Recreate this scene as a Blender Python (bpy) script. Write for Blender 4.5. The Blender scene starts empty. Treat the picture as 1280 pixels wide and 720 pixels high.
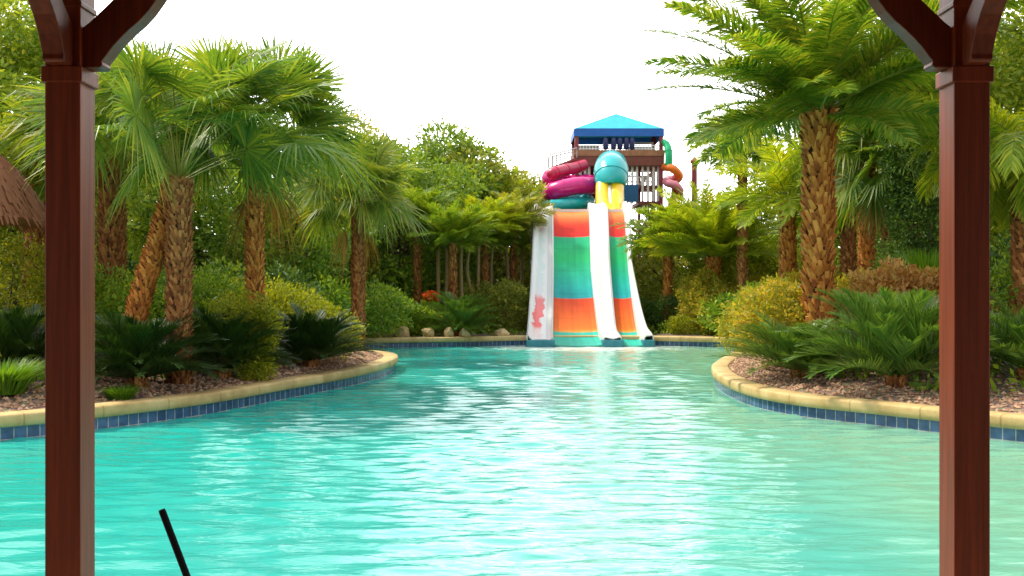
import bpy, math, random
import numpy as np
from mathutils import Vector
PI = math.pi
S = bpy.context.scene
COL = S.collection
F = 1244.44      # focal length in photo pixels
EYE = 2.0        # eye height above the water

def X(px, D): return (px-640)*D/F
def Z(py, D): return EYE+(360-py)*D/F

# ------------------------------------------------------------------ mesh builder
class MB:
    def __init__(s): s.v=[]; s.f=[]; s.m=[]; s.n=0; s.uv=None
    def add(s, v, f, mat=0):
        v=np.asarray(v,dtype=np.float32).reshape(-1,3); f=np.asarray(f,dtype=np.int64)
        s.v.append(v); s.f.append(f+s.n); s.m.append(np.full(len(f),mat,dtype=np.int32)); s.n+=len(v)
    def box(s, x0,x1,y0,y1,z0,z1, mat=0):
        v=[(x,y,z) for z in (z0,z1) for (x,y) in ((x0,y0),(x1,y0),(x1,y1),(x0,y1))]
        s.add(v,[(3,2,1,0),(4,5,6,7),(0,1,5,4),(1,2,6,5),(2,3,7,6),(3,0,4,7)],mat)
    def prism(s, poly, axis, a, b, mat=0):
        # poly in the two other axes; extruded along axis from a to b
        n=len(poly); v=[]
        for t in (a,b):
            for p in poly:
                if axis=='x': v.append((t,p[0],p[1]))
                elif axis=='y': v.append((p[0],t,p[1]))
                else: v.append((p[0],p[1],t))
        base=s.n
        s.v.append(np.array(v,dtype=np.float32)); s.n+=2*n
        q=np.array([(i,(i+1)%n,n+(i+1)%n,n+i) for i in range(n)])+base
        s.f.append(q); s.m.append(np.full(n,mat,dtype=np.int32))
        s.f.append(np.array([list(range(n-1,-1,-1))])+base); s.f.append(np.array([list(range(n,2*n))])+base)
        s.m.append(np.array([mat,mat],dtype=np.int32)[:1]); s.m.append(np.array([mat],dtype=np.int32))
    def tube(s, pts, rad, n=8, mat=0, caps=True, sx=1.0):
        pts=np.asarray(pts,float); k=len(pts)
        rad=np.broadcast_to(np.asarray(rad,float),(k,))
        T=np.gradient(pts,axis=0); T/=np.linalg.norm(T,axis=1)[:,None]+1e-9
        up=np.array([0,0,1.]) if abs(T[0][2])<.9 else np.array([0,1.,0])
        A=np.cross(T[0],up); A/=np.linalg.norm(A)
        vs=[]
        for i in range(k):
            A=A-T[i]*np.dot(A,T[i]); A/=np.linalg.norm(A)+1e-9
            B=np.cross(T[i],A)
            a=np.arange(n)*2*PI/n
            vs.append(pts[i]+rad[i]*(np.cos(a)[:,None]*A*sx+np.sin(a)[:,None]*B))
        v=np.concatenate(vs); i,j=np.meshgrid(np.arange(k-1),np.arange(n),indexing='ij')
        f=np.stack([i*n+j,(i)*n+(j+1)%n,(i+1)*n+(j+1)%n,(i+1)*n+j],-1).reshape(-1,4)
        s.add(v,f,mat)
        if caps:
            b=s.n-len(v)
            s.f.append(np.array([[b+q for q in range(n-1,-1,-1)]])); s.m.append(np.array([mat],dtype=np.int32))
            s.f.append(np.array([[b+(k-1)*n+q for q in range(n)]])); s.m.append(np.array([mat],dtype=np.int32))
    def build(s, name, mats, parent=None, loc=None, smooth=False, uv=None):
        me=bpy.data.meshes.new(name)
        v=np.concatenate(s.v) if s.v else np.zeros((0,3),np.float32)
        me.vertices.add(len(v)); me.vertices.foreach_set('co',v.astype(np.float32).ravel())
        fl=np.concatenate([f.ravel() for f in s.f]); cnt=np.concatenate([np.full(len(f),f.shape[1]) for f in s.f])
        me.loops.add(len(fl)); me.loops.foreach_set('vertex_index',fl.astype(np.int32))
        me.polygons.add(len(cnt)); st=np.concatenate([[0],np.cumsum(cnt)[:-1]])
        me.polygons.foreach_set('loop_start',st.astype(np.int32))
        me.polygons.foreach_set('material_index',np.concatenate(s.m).astype(np.int32))
        me.polygons.foreach_set('use_smooth',np.full(len(cnt),bool(smooth)))
        if not isinstance(mats,(list,tuple)): mats=[mats]
        for m in mats: me.materials.append(m)
        if uv is not None:
            l=me.uv_layers.new(name='UVMap'); l.data.foreach_set('uv',np.asarray(uv,dtype=np.float32)[fl].ravel())
        me.update(calc_edges=True); me.validate()
        o=bpy.data.objects.new(name,me); COL.objects.link(o)
        if parent: o.parent=parent
        if loc is not None: o.location=loc
        return o

def tag(o,label=None,cat=None,group=None,kind=None):
    if label: o['label']=label
    if cat: o['category']=cat
    if group: o['group']=group
    if kind: o['kind']=kind
    return o
def thing(name,label,cat,loc=(0,0,0),group=None,rz=0):
    o=bpy.data.objects.new(name,None); COL.objects.link(o); o.location=loc; o.rotation_euler=(0,0,rz); o.empty_display_size=.2
    return tag(o,label,cat,group)
def bevel(o,w=.006,n=2):
    m=o.modifiers.new('bevel','BEVEL'); m.width=w; m.segments=n; m.limit_method='ANGLE'; return o

# ------------------------------------------------------------------ materials
def newmat(name):
    m=bpy.data.materials.new(name); m.use_nodes=True; nt=m.node_tree; nt.nodes.clear()
    out=nt.nodes.new('ShaderNodeOutputMaterial'); return m,nt,out
def N(nt,t,**kw):
    n=nt.nodes.new(t)
    for k,v in kw.items():
        if k in n.inputs: n.inputs[k].default_value=v
        else: setattr(n,k,v)
    return n
def rgba(c): return (c[0],c[1],c[2],1)
def ramp(nt,stops,interp='LINEAR'):
    r=nt.nodes.new('ShaderNodeValToRGB'); cr=r.color_ramp; cr.interpolation=interp
    while len(cr.elements)<len(stops): cr.elements.new(.5)
    for e,(p,c) in zip(cr.elements,stops): e.position=p; e.color=rgba(c)
    return r
def leafmat(name,cols,trans=.35,rough=.45,tcol=None,spec=.35):
    m,nt,out=newmat(name); L=nt.links.new
    g=N(nt,'ShaderNodeNewGeometry'); tc=N(nt,'ShaderNodeTexCoord')
    nz=N(nt,'ShaderNodeTexNoise',Scale=1.3,Detail=3.0); L(tc.outputs['Object'],nz.inputs['Vector'])
    mx=N(nt,'ShaderNodeMath',operation='MULTIPLY_ADD'); L(nz.outputs['Fac'],mx.inputs[0]); mx.inputs[1].default_value=.9; mx.inputs[2].default_value=-.25
    ad=N(nt,'ShaderNodeMath',operation='MULTIPLY_ADD'); L(g.outputs['Random Per Island'],ad.inputs[0]); ad.inputs[1].default_value=.65; L(mx.outputs[0],ad.inputs[2])
    k=len(cols); r=ramp(nt,[(i/(k-1),c) for i,c in enumerate(cols)]); L(ad.outputs[0],r.inputs['Fac'])
    p=N(nt,'ShaderNodeBsdfPrincipled'); p.inputs['Roughness'].default_value=rough; p.inputs['Specular IOR Level'].default_value=spec
    L(r.outputs[0],p.inputs['Base Color'])
    t=N(nt,'ShaderNodeBsdfTranslucent')
    hs=N(nt,'ShaderNodeMix',data_type='RGBA',blend_type='MULTIPLY'); hs.inputs['Factor'].default_value=1
    L(r.outputs[0],hs.inputs['A']); hs.inputs['B'].default_value=rgba(tcol or (1.9,1.6,.6)); L(hs.outputs['Result'],t.inputs['Color'])
    ms=N(nt,'ShaderNodeMixShader'); ms.inputs[0].default_value=trans; L(p.outputs[0],ms.inputs[1]); L(t.outputs[0],ms.inputs[2]); L(ms.outputs[0],out.inputs[0])
    return m
def solid(name,c,rough=.5,var=.12,scale=6,spec=.5,bump=0,coat=0,stretch=(1,1,1),trans=0):
    m,nt,out=newmat(name); L=nt.links.new
    tc=N(nt,'ShaderNodeTexCoord'); mp=N(nt,'ShaderNodeMapping'); mp.inputs['Scale'].default_value=stretch; L(tc.outputs['Object'],mp.inputs[0])
    nz=N(nt,'ShaderNodeTexNoise',Scale=float(scale),Detail=6.0); L(mp.outputs[0],nz.inputs['Vector'])
    r=ramp(nt,[(.3,tuple(x*(1-var) for x in c)),(.7,tuple(min(1,x*(1+var)) for x in c))]); L(nz.outputs['Fac'],r.inputs['Fac'])
    p=N(nt,'ShaderNodeBsdfPrincipled'); p.inputs['Roughness'].default_value=rough; p.inputs['Specular IOR Level'].default_value=spec; p.inputs['Coat Weight'].default_value=coat
    L(r.outputs[0],p.inputs['Base Color'])
    if bump:
        b=N(nt,'ShaderNodeBump'); b.inputs['Strength'].default_value=bump; b.inputs['Distance'].default_value=.02; L(nz.outputs['Fac'],b.inputs['Height']); L(b.outputs[0],p.inputs['Normal'])
    L(p.outputs[0],out.inputs[0]); return m
def island(name,cols,rough=.8,scale=8):
    m,nt,out=newmat(name); L=nt.links.new
    g=N(nt,'ShaderNodeNewGeometry'); tc=N(nt,'ShaderNodeTexCoord'); nz=N(nt,'ShaderNodeTexNoise',Scale=float(scale),Detail=5.0); L(tc.outputs['Object'],nz.inputs['Vector'])
    a=N(nt,'ShaderNodeMath',operation='MULTIPLY_ADD'); L(nz.outputs['Fac'],a.inputs[0]); a.inputs[1].default_value=.6; a.inputs[2].default_value=-.2
    b=N(nt,'ShaderNodeMath',operation='MULTIPLY_ADD'); L(g.outputs['Random Per Island'],b.inputs[0]); b.inputs[1].default_value=.75; L(a.outputs[0],b.inputs[2])
    k=len(cols); r=ramp(nt,[(i/(k-1),c) for i,c in enumerate(cols)]); L(b.outputs[0],r.inputs['Fac'])
    p=N(nt,'ShaderNodeBsdfPrincipled'); p.inputs['Roughness'].default_value=rough; L(r.outputs[0],p.inputs['Base Color']); L(p.outputs[0],out.inputs[0]); return m

M={}
M['feather_gold']=leafmat('feather_gold',[(.035,.13,.012),(.09,.22,.02),(.22,.32,.03),(.38,.38,.05)],.48)
M['feather_green']=leafmat('feather_green',[(0.058,0.145,0.023),(0.145,0.269,0.027),(0.348,0.414,0.037)],.4)
M['feather_bright']=leafmat('feather_bright',[(0.102,0.213,0.015),(0.245,0.362,0.022),(0.511,0.509,0.030)],.45)
M['fan_green']=leafmat('fan_green',[(0.039,0.115,0.018),(0.116,0.228,0.033),(0.299,0.359,0.045)],.42,.4)
M['fan_olive']=leafmat('fan_olive',[(0.054,0.116,0.018),(0.145,0.231,0.030),(0.309,0.314,0.045)],.4)
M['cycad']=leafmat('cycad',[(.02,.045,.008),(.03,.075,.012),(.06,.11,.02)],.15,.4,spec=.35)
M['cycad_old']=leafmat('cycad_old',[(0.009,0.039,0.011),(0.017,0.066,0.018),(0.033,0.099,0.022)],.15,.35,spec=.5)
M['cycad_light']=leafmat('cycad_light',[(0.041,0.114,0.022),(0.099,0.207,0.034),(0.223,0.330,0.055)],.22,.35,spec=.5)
M['shrub_yellow']=leafmat('shrub_yellow',[(0.086,0.132,0.010),(0.229,0.291,0.016),(0.486,0.476,0.039)],.4)
M['shrub_green']=leafmat('shrub_green',[(0.065,0.144,0.022),(0.161,0.310,0.026),(0.420,0.527,0.043)],.35)
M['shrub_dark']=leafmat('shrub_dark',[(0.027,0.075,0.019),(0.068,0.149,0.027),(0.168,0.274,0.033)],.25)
M['shrub_gold']=leafmat('shrub_gold',[(.10,.16,.02),(.28,.34,.03),(.50,.42,.05),(.62,.40,.06)],.45,tcol=(1.5,1.3,.6))
M['shrub_rust']=leafmat('shrub_rust',[(.14,.11,.02),(.42,.22,.06),(.62,.40,.16),(.34,.34,.05)],.4,tcol=(1.5,1.2,.7))
M['tree_green']=leafmat('tree_green',[(0.052,0.132,0.020),(0.142,0.265,0.028),(0.356,0.448,0.048)],.35)
M['tree_light']=leafmat('tree_light',[(0.097,0.180,0.018),(0.233,0.360,0.036),(0.505,0.558,0.090)],.4)
M['tree_olive']=leafmat('tree_olive',[(0.087,0.146,0.026),(0.231,0.292,0.044),(0.491,0.462,0.087)],.35)
M['grass']=leafmat('grass',[(.04,.12,.01),(.09,.22,.015),(.18,.32,.03)],.4)
M['dead']=leafmat('dead',[(.16,.08,.02),(.32,.18,.04),(.5,.34,.09)],.3,tcol=(1.4,1.1,.7))
M['petiole']=leafmat('petiole',[(.12,.17,.02),(.28,.30,.04)],.1)
M['scale_orange']=island('scale_orange',[(.20,.055,.010),(.55,.20,.03),(.80,.42,.09)])
M['scale_brown']=island('scale_brown',[(.13,.04,.012),(.38,.14,.035),(.62,.31,.10)])
M['trunk_core']=solid('trunk_core',(.05,.022,.010),.9,.4,14,bump=.6)
M['bark']=solid('bark',(.11,.07,.045),.9,.35,10,bump=.7,stretch=(1,1,.3))
M['pale_stem']=solid('pale_stem',(.30,.20,.10),.9,.3,12,bump=.5,stretch=(1,1,4))
M['flower']=island('flower',[(.75,.08,.01),(.9,.2,.02)],.5)
M['rock']=solid('rock',(.50,.36,.19),.85,.35,5,bump=.8)
M['gravel']=island('gravel',[(.20,.09,.05),(.44,.26,.16),(.62,.45,.32)],.85)

# ground: mulch, dry leaves and earth
def ground_mat():
    m,nt,out=newmat('planting_soil'); L=nt.links.new
    tc=N(nt,'ShaderNodeTexCoord'); n1=N(nt,'ShaderNodeTexNoise',Scale=.5,Detail=8.0); n2=N(nt,'ShaderNodeTexVoronoi',Scale=16.0); 
    L(tc.outputs['Object'],n1.inputs['Vector']); L(tc.outputs['Object'],n2.inputs['Vector'])
    r1=ramp(nt,[(.3,(.10,.055,.035)),(.55,(.22,.14,.085)),(.75,(.14,.13,.04))]); L(n1.outputs['Fac'],r1.inputs[0])
    mx=N(nt,'ShaderNodeMix',data_type='RGBA',blend_type='OVERLAY'); mx.inputs['Factor'].default_value=.55; L(r1.outputs[0],mx.inputs['A']); L(n2.outputs['Color'],mx.inputs['B'])
    hs=N(nt,'ShaderNodeHueSaturation'); hs.inputs['Saturation'].default_value=.75; L(mx.outputs['Result'],hs.inputs['Color'])
    p=N(nt,'ShaderNodeBsdfPrincipled'); p.inputs['Roughness'].default_value=.95; L(hs.outputs[0],p.inputs['Base Color'])
    b=N(nt,'ShaderNodeBump'); b.inputs['Strength'].default_value=.8; b.inputs['Distance'].default_value=.04; L(n2.outputs['Distance'],b.inputs['Height']); L(b.outputs[0],p.inputs['Normal'])
    L(p.outputs[0],out.inputs[0]); return m
M['soil']=ground_mat()

def tile_mat():
    m,nt,out=newmat('waterline_tile'); L=nt.links.new
    uv=N(nt,'ShaderNodeTexCoord'); br=N(nt,'ShaderNodeTexBrick'); br.offset=0.0; br.squash=1.0
    br.inputs['Scale'].default_value=1.0; br.inputs['Brick Width'].default_value=.165; br.inputs['Row Height'].default_value=.165; br.inputs['Mortar Size'].default_value=.007
    br.inputs['Color1'].default_value=rgba((.035,.09,.22)); br.inputs['Color2'].default_value=rgba((.06,.14,.30)); br.inputs['Mortar'].default_value=rgba((.42,.45,.45))
    L(uv.outputs['UV'],br.inputs['Vector'])
    nz=N(nt,'ShaderNodeTexNoise',Scale=7.0,Detail=6.0); L(uv.outputs['UV'],nz.inputs['Vector'])
    r=ramp(nt,[(.35,(.6,.6,.62)),(.7,(1.25,1.2,1.15))]); L(nz.outputs[0],r.inputs[0])
    mx=N(nt,'ShaderNodeMix',data_type='RGBA',blend_type='MULTIPLY'); mx.inputs['Factor'].default_value=1; L(br.outputs[0],mx.inputs['A']); L(r.outputs[0],mx.inputs['B'])
    p=N(nt,'ShaderNodeBsdfPrincipled'); p.inputs['Roughness'].default_value=.25; L(mx.outputs['Result'],p.inputs['Base Color'])
    b=N(nt,'ShaderNodeBump'); b.invert=True; b.inputs['Strength'].default_value=.6; b.inputs['Distance'].default_value=.01; L(br.outputs['Fac'],b.inputs['Height']); L(b.outputs[0],p.inputs['Normal'])
    L(p.outputs[0],out.inputs[0]); return m
M['tile']=tile_mat()
def coping_mat():
    m,nt,out=newmat('coping_stone'); L=nt.links.new
    tc=N(nt,'ShaderNodeTexCoord')
    br=N(nt,'ShaderNodeTexBrick'); br.offset=0; br.inputs['Scale'].default_value=1; br.inputs['Brick Width'].default_value=1.1; br.inputs['Row Height'].default_value=9; br.inputs['Mortar Size'].default_value=.012
    br.inputs['Color1'].default_value=rgba((1,1,1)); br.inputs['Color2'].default_value=rgba((.9,.9,.88)); br.inputs['Mortar'].default_value=rgba((.68,.62,.55)); L(tc.outputs['UV'],br.inputs['Vector'])
    n1=N(nt,'ShaderNodeTexNoise',Scale=2.2,Detail=8.0,Roughness=.65); L(tc.outputs['Object'],n1.inputs['Vector'])
    r=ramp(nt,[(.3,(.40,.26,.10)),(.5,(.56,.40,.17)),(.72,(.68,.52,.27))]); L(n1.outputs[0],r.inputs[0])
    mx=N(nt,'ShaderNodeMix',data_type='RGBA',blend_type='MULTIPLY'); mx.inputs['Factor'].default_value=1; L(r.outputs[0],mx.inputs['A']); L(br.outputs[0],mx.inputs['B'])
    p=N(nt,'ShaderNodeBsdfPrincipled'); p.inputs['Roughness'].default_value=.7; L(mx.outputs['Result'],p.inputs['Base Color'])
    b=N(nt,'ShaderNodeBump'); b.inputs['Strength'].default_value=.3; b.inputs['Distance'].default_value=.01
    n3=N(nt,'ShaderNodeTexNoise',Scale=40.0,Detail=4.0); L(tc.outputs['Object'],n3.inputs['Vector']); L(n3.outputs[0],b.inputs['Height']); L(b.outputs[0],p.inputs['Normal'])
    L(p.outputs[0],out.inputs[0]); return m
M['coping']=coping_mat()
def water_mat():
    m,nt,out=newmat('pool_water'); L=nt.links.new
    tc=N(nt,'ShaderNodeTexCoord'); sx=N(nt,'ShaderNodeSeparateXYZ'); L(tc.outputs['Object'],sx.inputs[0])
    # the pale pool floor rises towards the right bank: shallower, paler water there
    n1=N(nt,'ShaderNodeTexNoise',Scale=.35,Detail=3.0); L(tc.outputs['Object'],n1.inputs['Vector'])
    a=N(nt,'ShaderNodeMath',operation='MULTIPLY_ADD'); L(n1.outputs[0],a.inputs[0]); a.inputs[1].default_value=5.0; L(sx.outputs[0],a.inputs[2])
    mr=N(nt,'ShaderNodeMapRange'); mr.inputs['From Min'].default_value=-1.5; mr.inputs['From Max'].default_value=7.0; L(a.outputs[0],mr.inputs[0])
    r=ramp(nt,[(0,(.018,.37,.32)),(.35,(.04,.38,.35)),(.7,(.08,.38,.32)),(1,(.17,.41,.29))]); L(mr.outputs[0],r.inputs[0])
    # foam where the slides run out
    vm=N(nt,'ShaderNodeVectorMath',operation='DISTANCE'); mp=N(nt,'ShaderNodeMapping'); mp.inputs['Scale'].default_value=(.42,.5,0); L(tc.outputs['Object'],mp.inputs[0]); L(mp.outputs[0],vm.inputs[0]); vm.inputs[1].default_value=(2.6*.42,34.0*.5,0)
    nf=N(nt,'ShaderNodeTexNoise',Scale=3.0,Detail=8.0,Roughness=.7); L(tc.outputs['Object'],nf.inputs['Vector'])
    fm=N(nt,'ShaderNodeMath',operation='MULTIPLY_ADD'); L(vm.outputs['Value'],fm.inputs[0]); fm.inputs[1].default_value=-.30; L(nf.outputs[0],fm.inputs[2])
    fr=N(nt,'ShaderNodeMapRange'); fr.inputs['From Min'].default_value=.02; fr.inputs['From Max'].default_value=.3; L(fm.outputs[0],fr.inputs[0])
    mx=N(nt,'ShaderNodeMix',data_type='RGBA'); L(fr.outputs[0],mx.inputs['Factor']); L(r.outputs[0],mx.inputs['A']); mx.inputs['B'].default_value=rgba((.75,.85,.83))
    p=N(nt,'ShaderNodeBsdfPrincipled'); p.inputs['Roughness'].default_value=.09; p.inputs['IOR'].default_value=1.38; p.inputs['Specular IOR Level'].default_value=.5
    L(mx.outputs['Result'],p.inputs['Base Color'])
    m2=N(nt,'ShaderNodeMapping'); m2.inputs['Scale'].default_value=(1,3.0,1); L(tc.outputs['Object'],m2.inputs[0])
    n2=N(nt,'ShaderNodeTexNoise',Scale=4.5,Detail=3.0); L(m2.outputs[0],n2.inputs['Vector'])
    b=N(nt,'ShaderNodeBump'); b.inputs['Strength'].default_value=.35; b.inputs['Distance'].default_value=.025; L(n2.outputs[0],b.inputs['Height']); L(b.outputs[0],p.inputs['Normal'])
    L(p.outputs[0],out.inputs[0]); return m
M['water']=water_mat()
def wood_mat(name,c,rough=.38):
    m,nt,out=newmat(name); L=nt.links.new
    tc=N(nt,'ShaderNodeTexCoord'); mp=N(nt,'ShaderNodeMapping'); mp.inputs['Scale'].default_value=(22,22,.8); L(tc.outputs['Object'],mp.inputs[0])
    n=N(nt,'ShaderNodeTexNoise',Scale=2.0,Detail=7.0,Roughness=.6); L(mp.outputs[0],n.inputs['Vector'])
    r=ramp(nt,[(.3,tuple(x*.6 for x in c)),(.7,tuple(x*1.35 for x in c))]); L(n.outputs[0],r.inputs[0])
    p=N(nt,'ShaderNodeBsdfPrincipled'); p.inputs['Roughness'].default_value=rough; p.inputs['Specular IOR Level'].default_value=.4; L(r.outputs[0],p.inputs['Base Color'])
    b=N(nt,'ShaderNodeBump'); b.inputs['Strength'].default_value=.25; b.inputs['Distance'].default_value=.004; L(n.outputs[0],b.inputs['Height']); L(b.outputs[0],p.inputs['Normal'])
    L(p.outputs[0],out.inputs[0]); return m
M['stain']=wood_mat('red_brown_stain',(.17,.028,.006),.42)

# ------------------------------------------------------------------ pool outline
def catmull(P,n=10):
    P=np.array(P,float); out=[]
    for i in range(len(P)-1):
        p0=P[max(i-1,0)];p1=P[i];p2=P[i+1];p3=P[min(i+2,len(P)-1)]
        for t in np.arange(n)/n:
            out.append(.5*((2*p1)+(-p0+p2)*t+(2*p0-5*p1+4*p2-p3)*t*t+(-p0+3*p1-3*p2+p3)*t**3))
    out.append(P[-1]); return np.array(out)
bank=[(16,4.8),(14.5,8),(11.5,10.6),(8.5,11.9),(7.2,12.5),(6.63,12.9),(5.93,13.7),(5.2,14.6),(4.45,15.6),(4.05,17.0),(4.05,19.2),(4.33,21.3),(4.8,23),(5.6,25.4),(6.6,28.3),(8.0,31.2),(8.3,32.9),(7.0,33.6),(4.9,34.5),(2.6,34.9),(.4,34.7),(-1.8,33.8),(-4.4,33.1),(-6.3,32.2),(-6.9,30.6),(-6.2,28.8),(-4.6,27.4),(-3.4,26.2),(-2.9,24.8),(-2.88,22.6),(-3.39,20.06),(-4.14,17.8),(-4.87,15.7),(-5.87,14.05),(-6.7,13.1),(-8.2,12.0),(-11,10.3),(-14.5,8),(-16,4.8)]
path=catmull(bank,10)
poly=path                       # closed by the deck edge y = 4.8
def in_pool(x,y):
    inside=np.zeros(x.shape,bool); n=len(poly); j=n-1
    for i in range(n):
        xi,yi=poly[i]; xj,yj=poly[j]
        c=((yi>y)!=(yj>y))
        if abs(yj-yi)>1e-9: inside^=c&(x<(xj-xi)*(y-yi)/(yj-yi)+xi)
        j=i
    return inside
def bank_dist(x,y):
    d=np.full(x.shape,1e9)
    for i in range(len(path)-1):
        a=path[i]; b=path[i+1]; ab=b-a; l=ab@ab
        t=np.clip(((x-a[0])*ab[0]+(y-a[1])*ab[1])/l,0,1)
        d=np.minimum(d,np.hypot(x-a[0]-t*ab[0],y-a[1]-t*ab[1]))
    return d
def relief(x,y,d):
    berm=np.clip((d-.3)*.13,0,.75)*np.clip((31.5-y)/5,0,1)
    un=.04*np.sin(x*1.3+y*.7)+.03*np.sin(y*1.9-x*.6)
    return .30+berm+un*np.clip(d-.4,0,1)*np.clip((60-y)/20,0,1)
def gz(x,y):
    X_=np.array([float(x)]); Y_=np.array([float(y)])
    return float(relief(X_,Y_,bank_dist(X_,Y_))[0])

def axis(fine0,fine1,step,lo,hi):
    a=list(np.arange(fine0,fine1+1e-6,step)); s=step
    while a[-1]<hi: s*=1.25; a.append(a[-1]+s)
    s=step; b=[]; c=fine0
    while c>lo: s*=1.25; c-=s; b.append(c)
    return np.array(b[::-1]+a)
gx=axis(-9,9.5,.14,-900,900); gy=axis(10,36,.14,-300,1500)
GX,GY=np.meshgrid(gx,gy,indexing='ij')
IN=in_pool(GX,GY)|((GY<4.9)&(GY>-40)&(abs(GX)<16.2))
small=(abs(GX)<60)&(GY<90)&(GY>-20)
D=np.full(GX.shape,50.); D[small]=bank_dist(GX[small],GY[small])
HZ=relief(GX,GY,D); HZ=np.where(IN|(D<.1),-1.4,HZ)
nx,ny=GX.shape
i,j=np.meshgrid(np.arange(nx-1),np.arange(ny-1),indexing='ij')
mb=MB(); mb.add(np.stack([GX,GY,HZ],-1).reshape(-1,3),np.stack([i*ny+j,(i+1)*ny+j,(i+1)*ny+j+1,i*ny+j+1],-1).reshape(-1,4))
tag(mb.build('ground',M['soil'],smooth=True),kind='structure')

# water surface with real ripples
wx=np.arange(-16.4,16.4,.075); wy=np.concatenate([np.arange(4.6,16,.05),np.arange(16,35.6,.085)])
WX,WY=np.meshgrid(wx,wy,indexing='ij'); rng=np.random.default_rng(4)
WH=np.zeros(WX.shape)
for k in range(90):
    lam=.15*(4.2**rng.random()); th=rng.normal(PI/2,.27); kk=2*PI/lam
    WH+=.0036*lam**1.0*np.sin(kk*(WX*math.cos(th)+WY*math.sin(th))+rng.random()*6.28)
env=.85+.15*np.sin(WX*.5+1.1*np.sin(WY*.35))*np.sin(WY*.3+1)
WH*=env
nx,ny=WX.shape; i,j=np.meshgrid(np.arange(nx-1),np.arange(ny-1),indexing='ij')
mb=MB(); mb.add(np.stack([WX,WY,WH],-1).reshape(-1,3),np.stack([i*ny+j,(i+1)*ny+j,(i+1)*ny+j+1,i*ny+j+1],-1).reshape(-1,4))
tag(mb.build('water',M['water'],smooth=True),kind='structure')

# coping and tiled wall swept along the bank
T=np.gradient(path,axis=0); T/=np.linalg.norm(T,axis=1)[:,None]
NO=np.stack([T[:,1],-T[:,0]],1)              # outward (path runs counter-clockwise)
arc=np.concatenate([[0],np.cumsum(np.linalg.norm(np.diff(path,axis=0),axis=1))])
def sweep(name,prof,mat,smooth=True):
    k=len(prof); P=[];U=[]
    cum=np.concatenate([[0],np.cumsum([math.dist(prof[q],prof[q+1]) for q in range(k-1)])])
    for q,(o,h) in enumerate(prof):
        P.append(np.concatenate([path+NO*o,np.full((len(path),1),h)],1)); U.append(np.stack([arc,np.full(len(arc),h if name=='pool_wall' else cum[q])],1))
    P=np.stack(P,1); U=np.stack(U,1); n=len(path)
    i,j=np.meshgrid(np.arange(n-1),np.arange(k-1),indexing='ij')
    m=MB(); m.add(P.reshape(-1,3),np.stack([i*k+j,(i+1)*k+j,(i+1)*k+j+1,i*k+j+1],-1).reshape(-1,4))
    return tag(m.build(name,mat,smooth=smooth,uv=U.reshape(-1,2)),kind='structure')
sweep('pool_wall',[(0,-1.3),(0,.172)],M['tile'])
sweep('pool_coping',[(0,.165),(-.045,.17),(-.06,.18),(-.062,.24),(-.062,.30),(-.052,.322),(-.03,.335),(.02,.34),(.27,.34),(.30,.32),(.30,.2)],M['coping'])

# ------------------------------------------------------------------ plant generators
def unit(a): return a/(np.linalg.norm(a,axis=-1,keepdims=True)+1e-9)
def frond(mb,base,az,e0,L,droop,nl,ll,lw,rng,vang=.35,a0=1.15,a1=.5,start=.12,hang=.25,rr=.02,mat=0,rmat=1,twist=0,power=1.4):
    K=14; s=np.linspace(0,1,K); e=e0-droop*s**power; ds=L/(K-1)
    r=np.concatenate([[0],np.cumsum(np.cos(e[:-1])*ds)]); h=np.concatenate([[0],np.cumsum(np.sin(e[:-1])*ds)])
    R=np.array([math.cos(az),math.sin(az),0]); B0=np.array([-math.sin(az),math.cos(az),0]); U=np.array([0,0,1.])
    P=np.asarray(base)+r[:,None]*R+h[:,None]*U
    mb.tube(P,rr*(1-.85*s),3,rmat,caps=False)
    t=start+(1-start)*np.linspace(0,1,nl)**.95; t=np.clip(t+rng.normal(0,.004,nl),0,1)
    for side in (-1,1):
        pt=np.stack([np.interp(t,s,P[:,q]) for q in range(3)],1); ee=np.interp(t,s,e)
        Tt=np.cos(ee)[:,None]*R+np.sin(ee)[:,None]*U; Nt=-np.sin(ee)[:,None]*R+np.cos(ee)[:,None]*U
        tw=twist; Bt=B0*math.cos(tw)+Nt*math.sin(tw); Nn=Nt*math.cos(tw)-B0*math.sin(tw)
        a=(a0+(a1-a0)*t)+rng.normal(0,.10,nl); v=vang+rng.normal(0,.16,nl)
        d=np.cos(a)[:,None]*Tt+np.sin(a)[:,None]*(side*Bt*np.cos(v)[:,None]+Nn*np.sin(v)[:,None])
        len_=ll*(np.sin(PI*np.clip(.12+.86*t,0,1))**.6)*(1+rng.normal(0,.08,nl)); len_=np.maximum(len_,ll*.38)
        W=unit(np.cross(d,Nn)+rng.normal(0,.15,(nl,3)))
        p1=pt+d*(len_*.5)[:,None]-U*(hang*len_*.12)[:,None]; p2=pt+d*(len_*.98)[:,None]-U*(hang*len_*.5)[:,None]
        w=lw*(1+rng.normal(0,.1,nl))[:,None]
        V=np.stack([pt-W*w*.35,pt+W*w*.35,p1+W*w*.5,p1-W*w*.5,p2+W*w*.08,p2-W*w*.08],1).reshape(-1,3)
        b=np.arange(nl)[:,None]*6
        mb.add(V,np.concatenate([b+[0,1,2,3],b+[3,2,4,5]]),mat)
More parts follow.
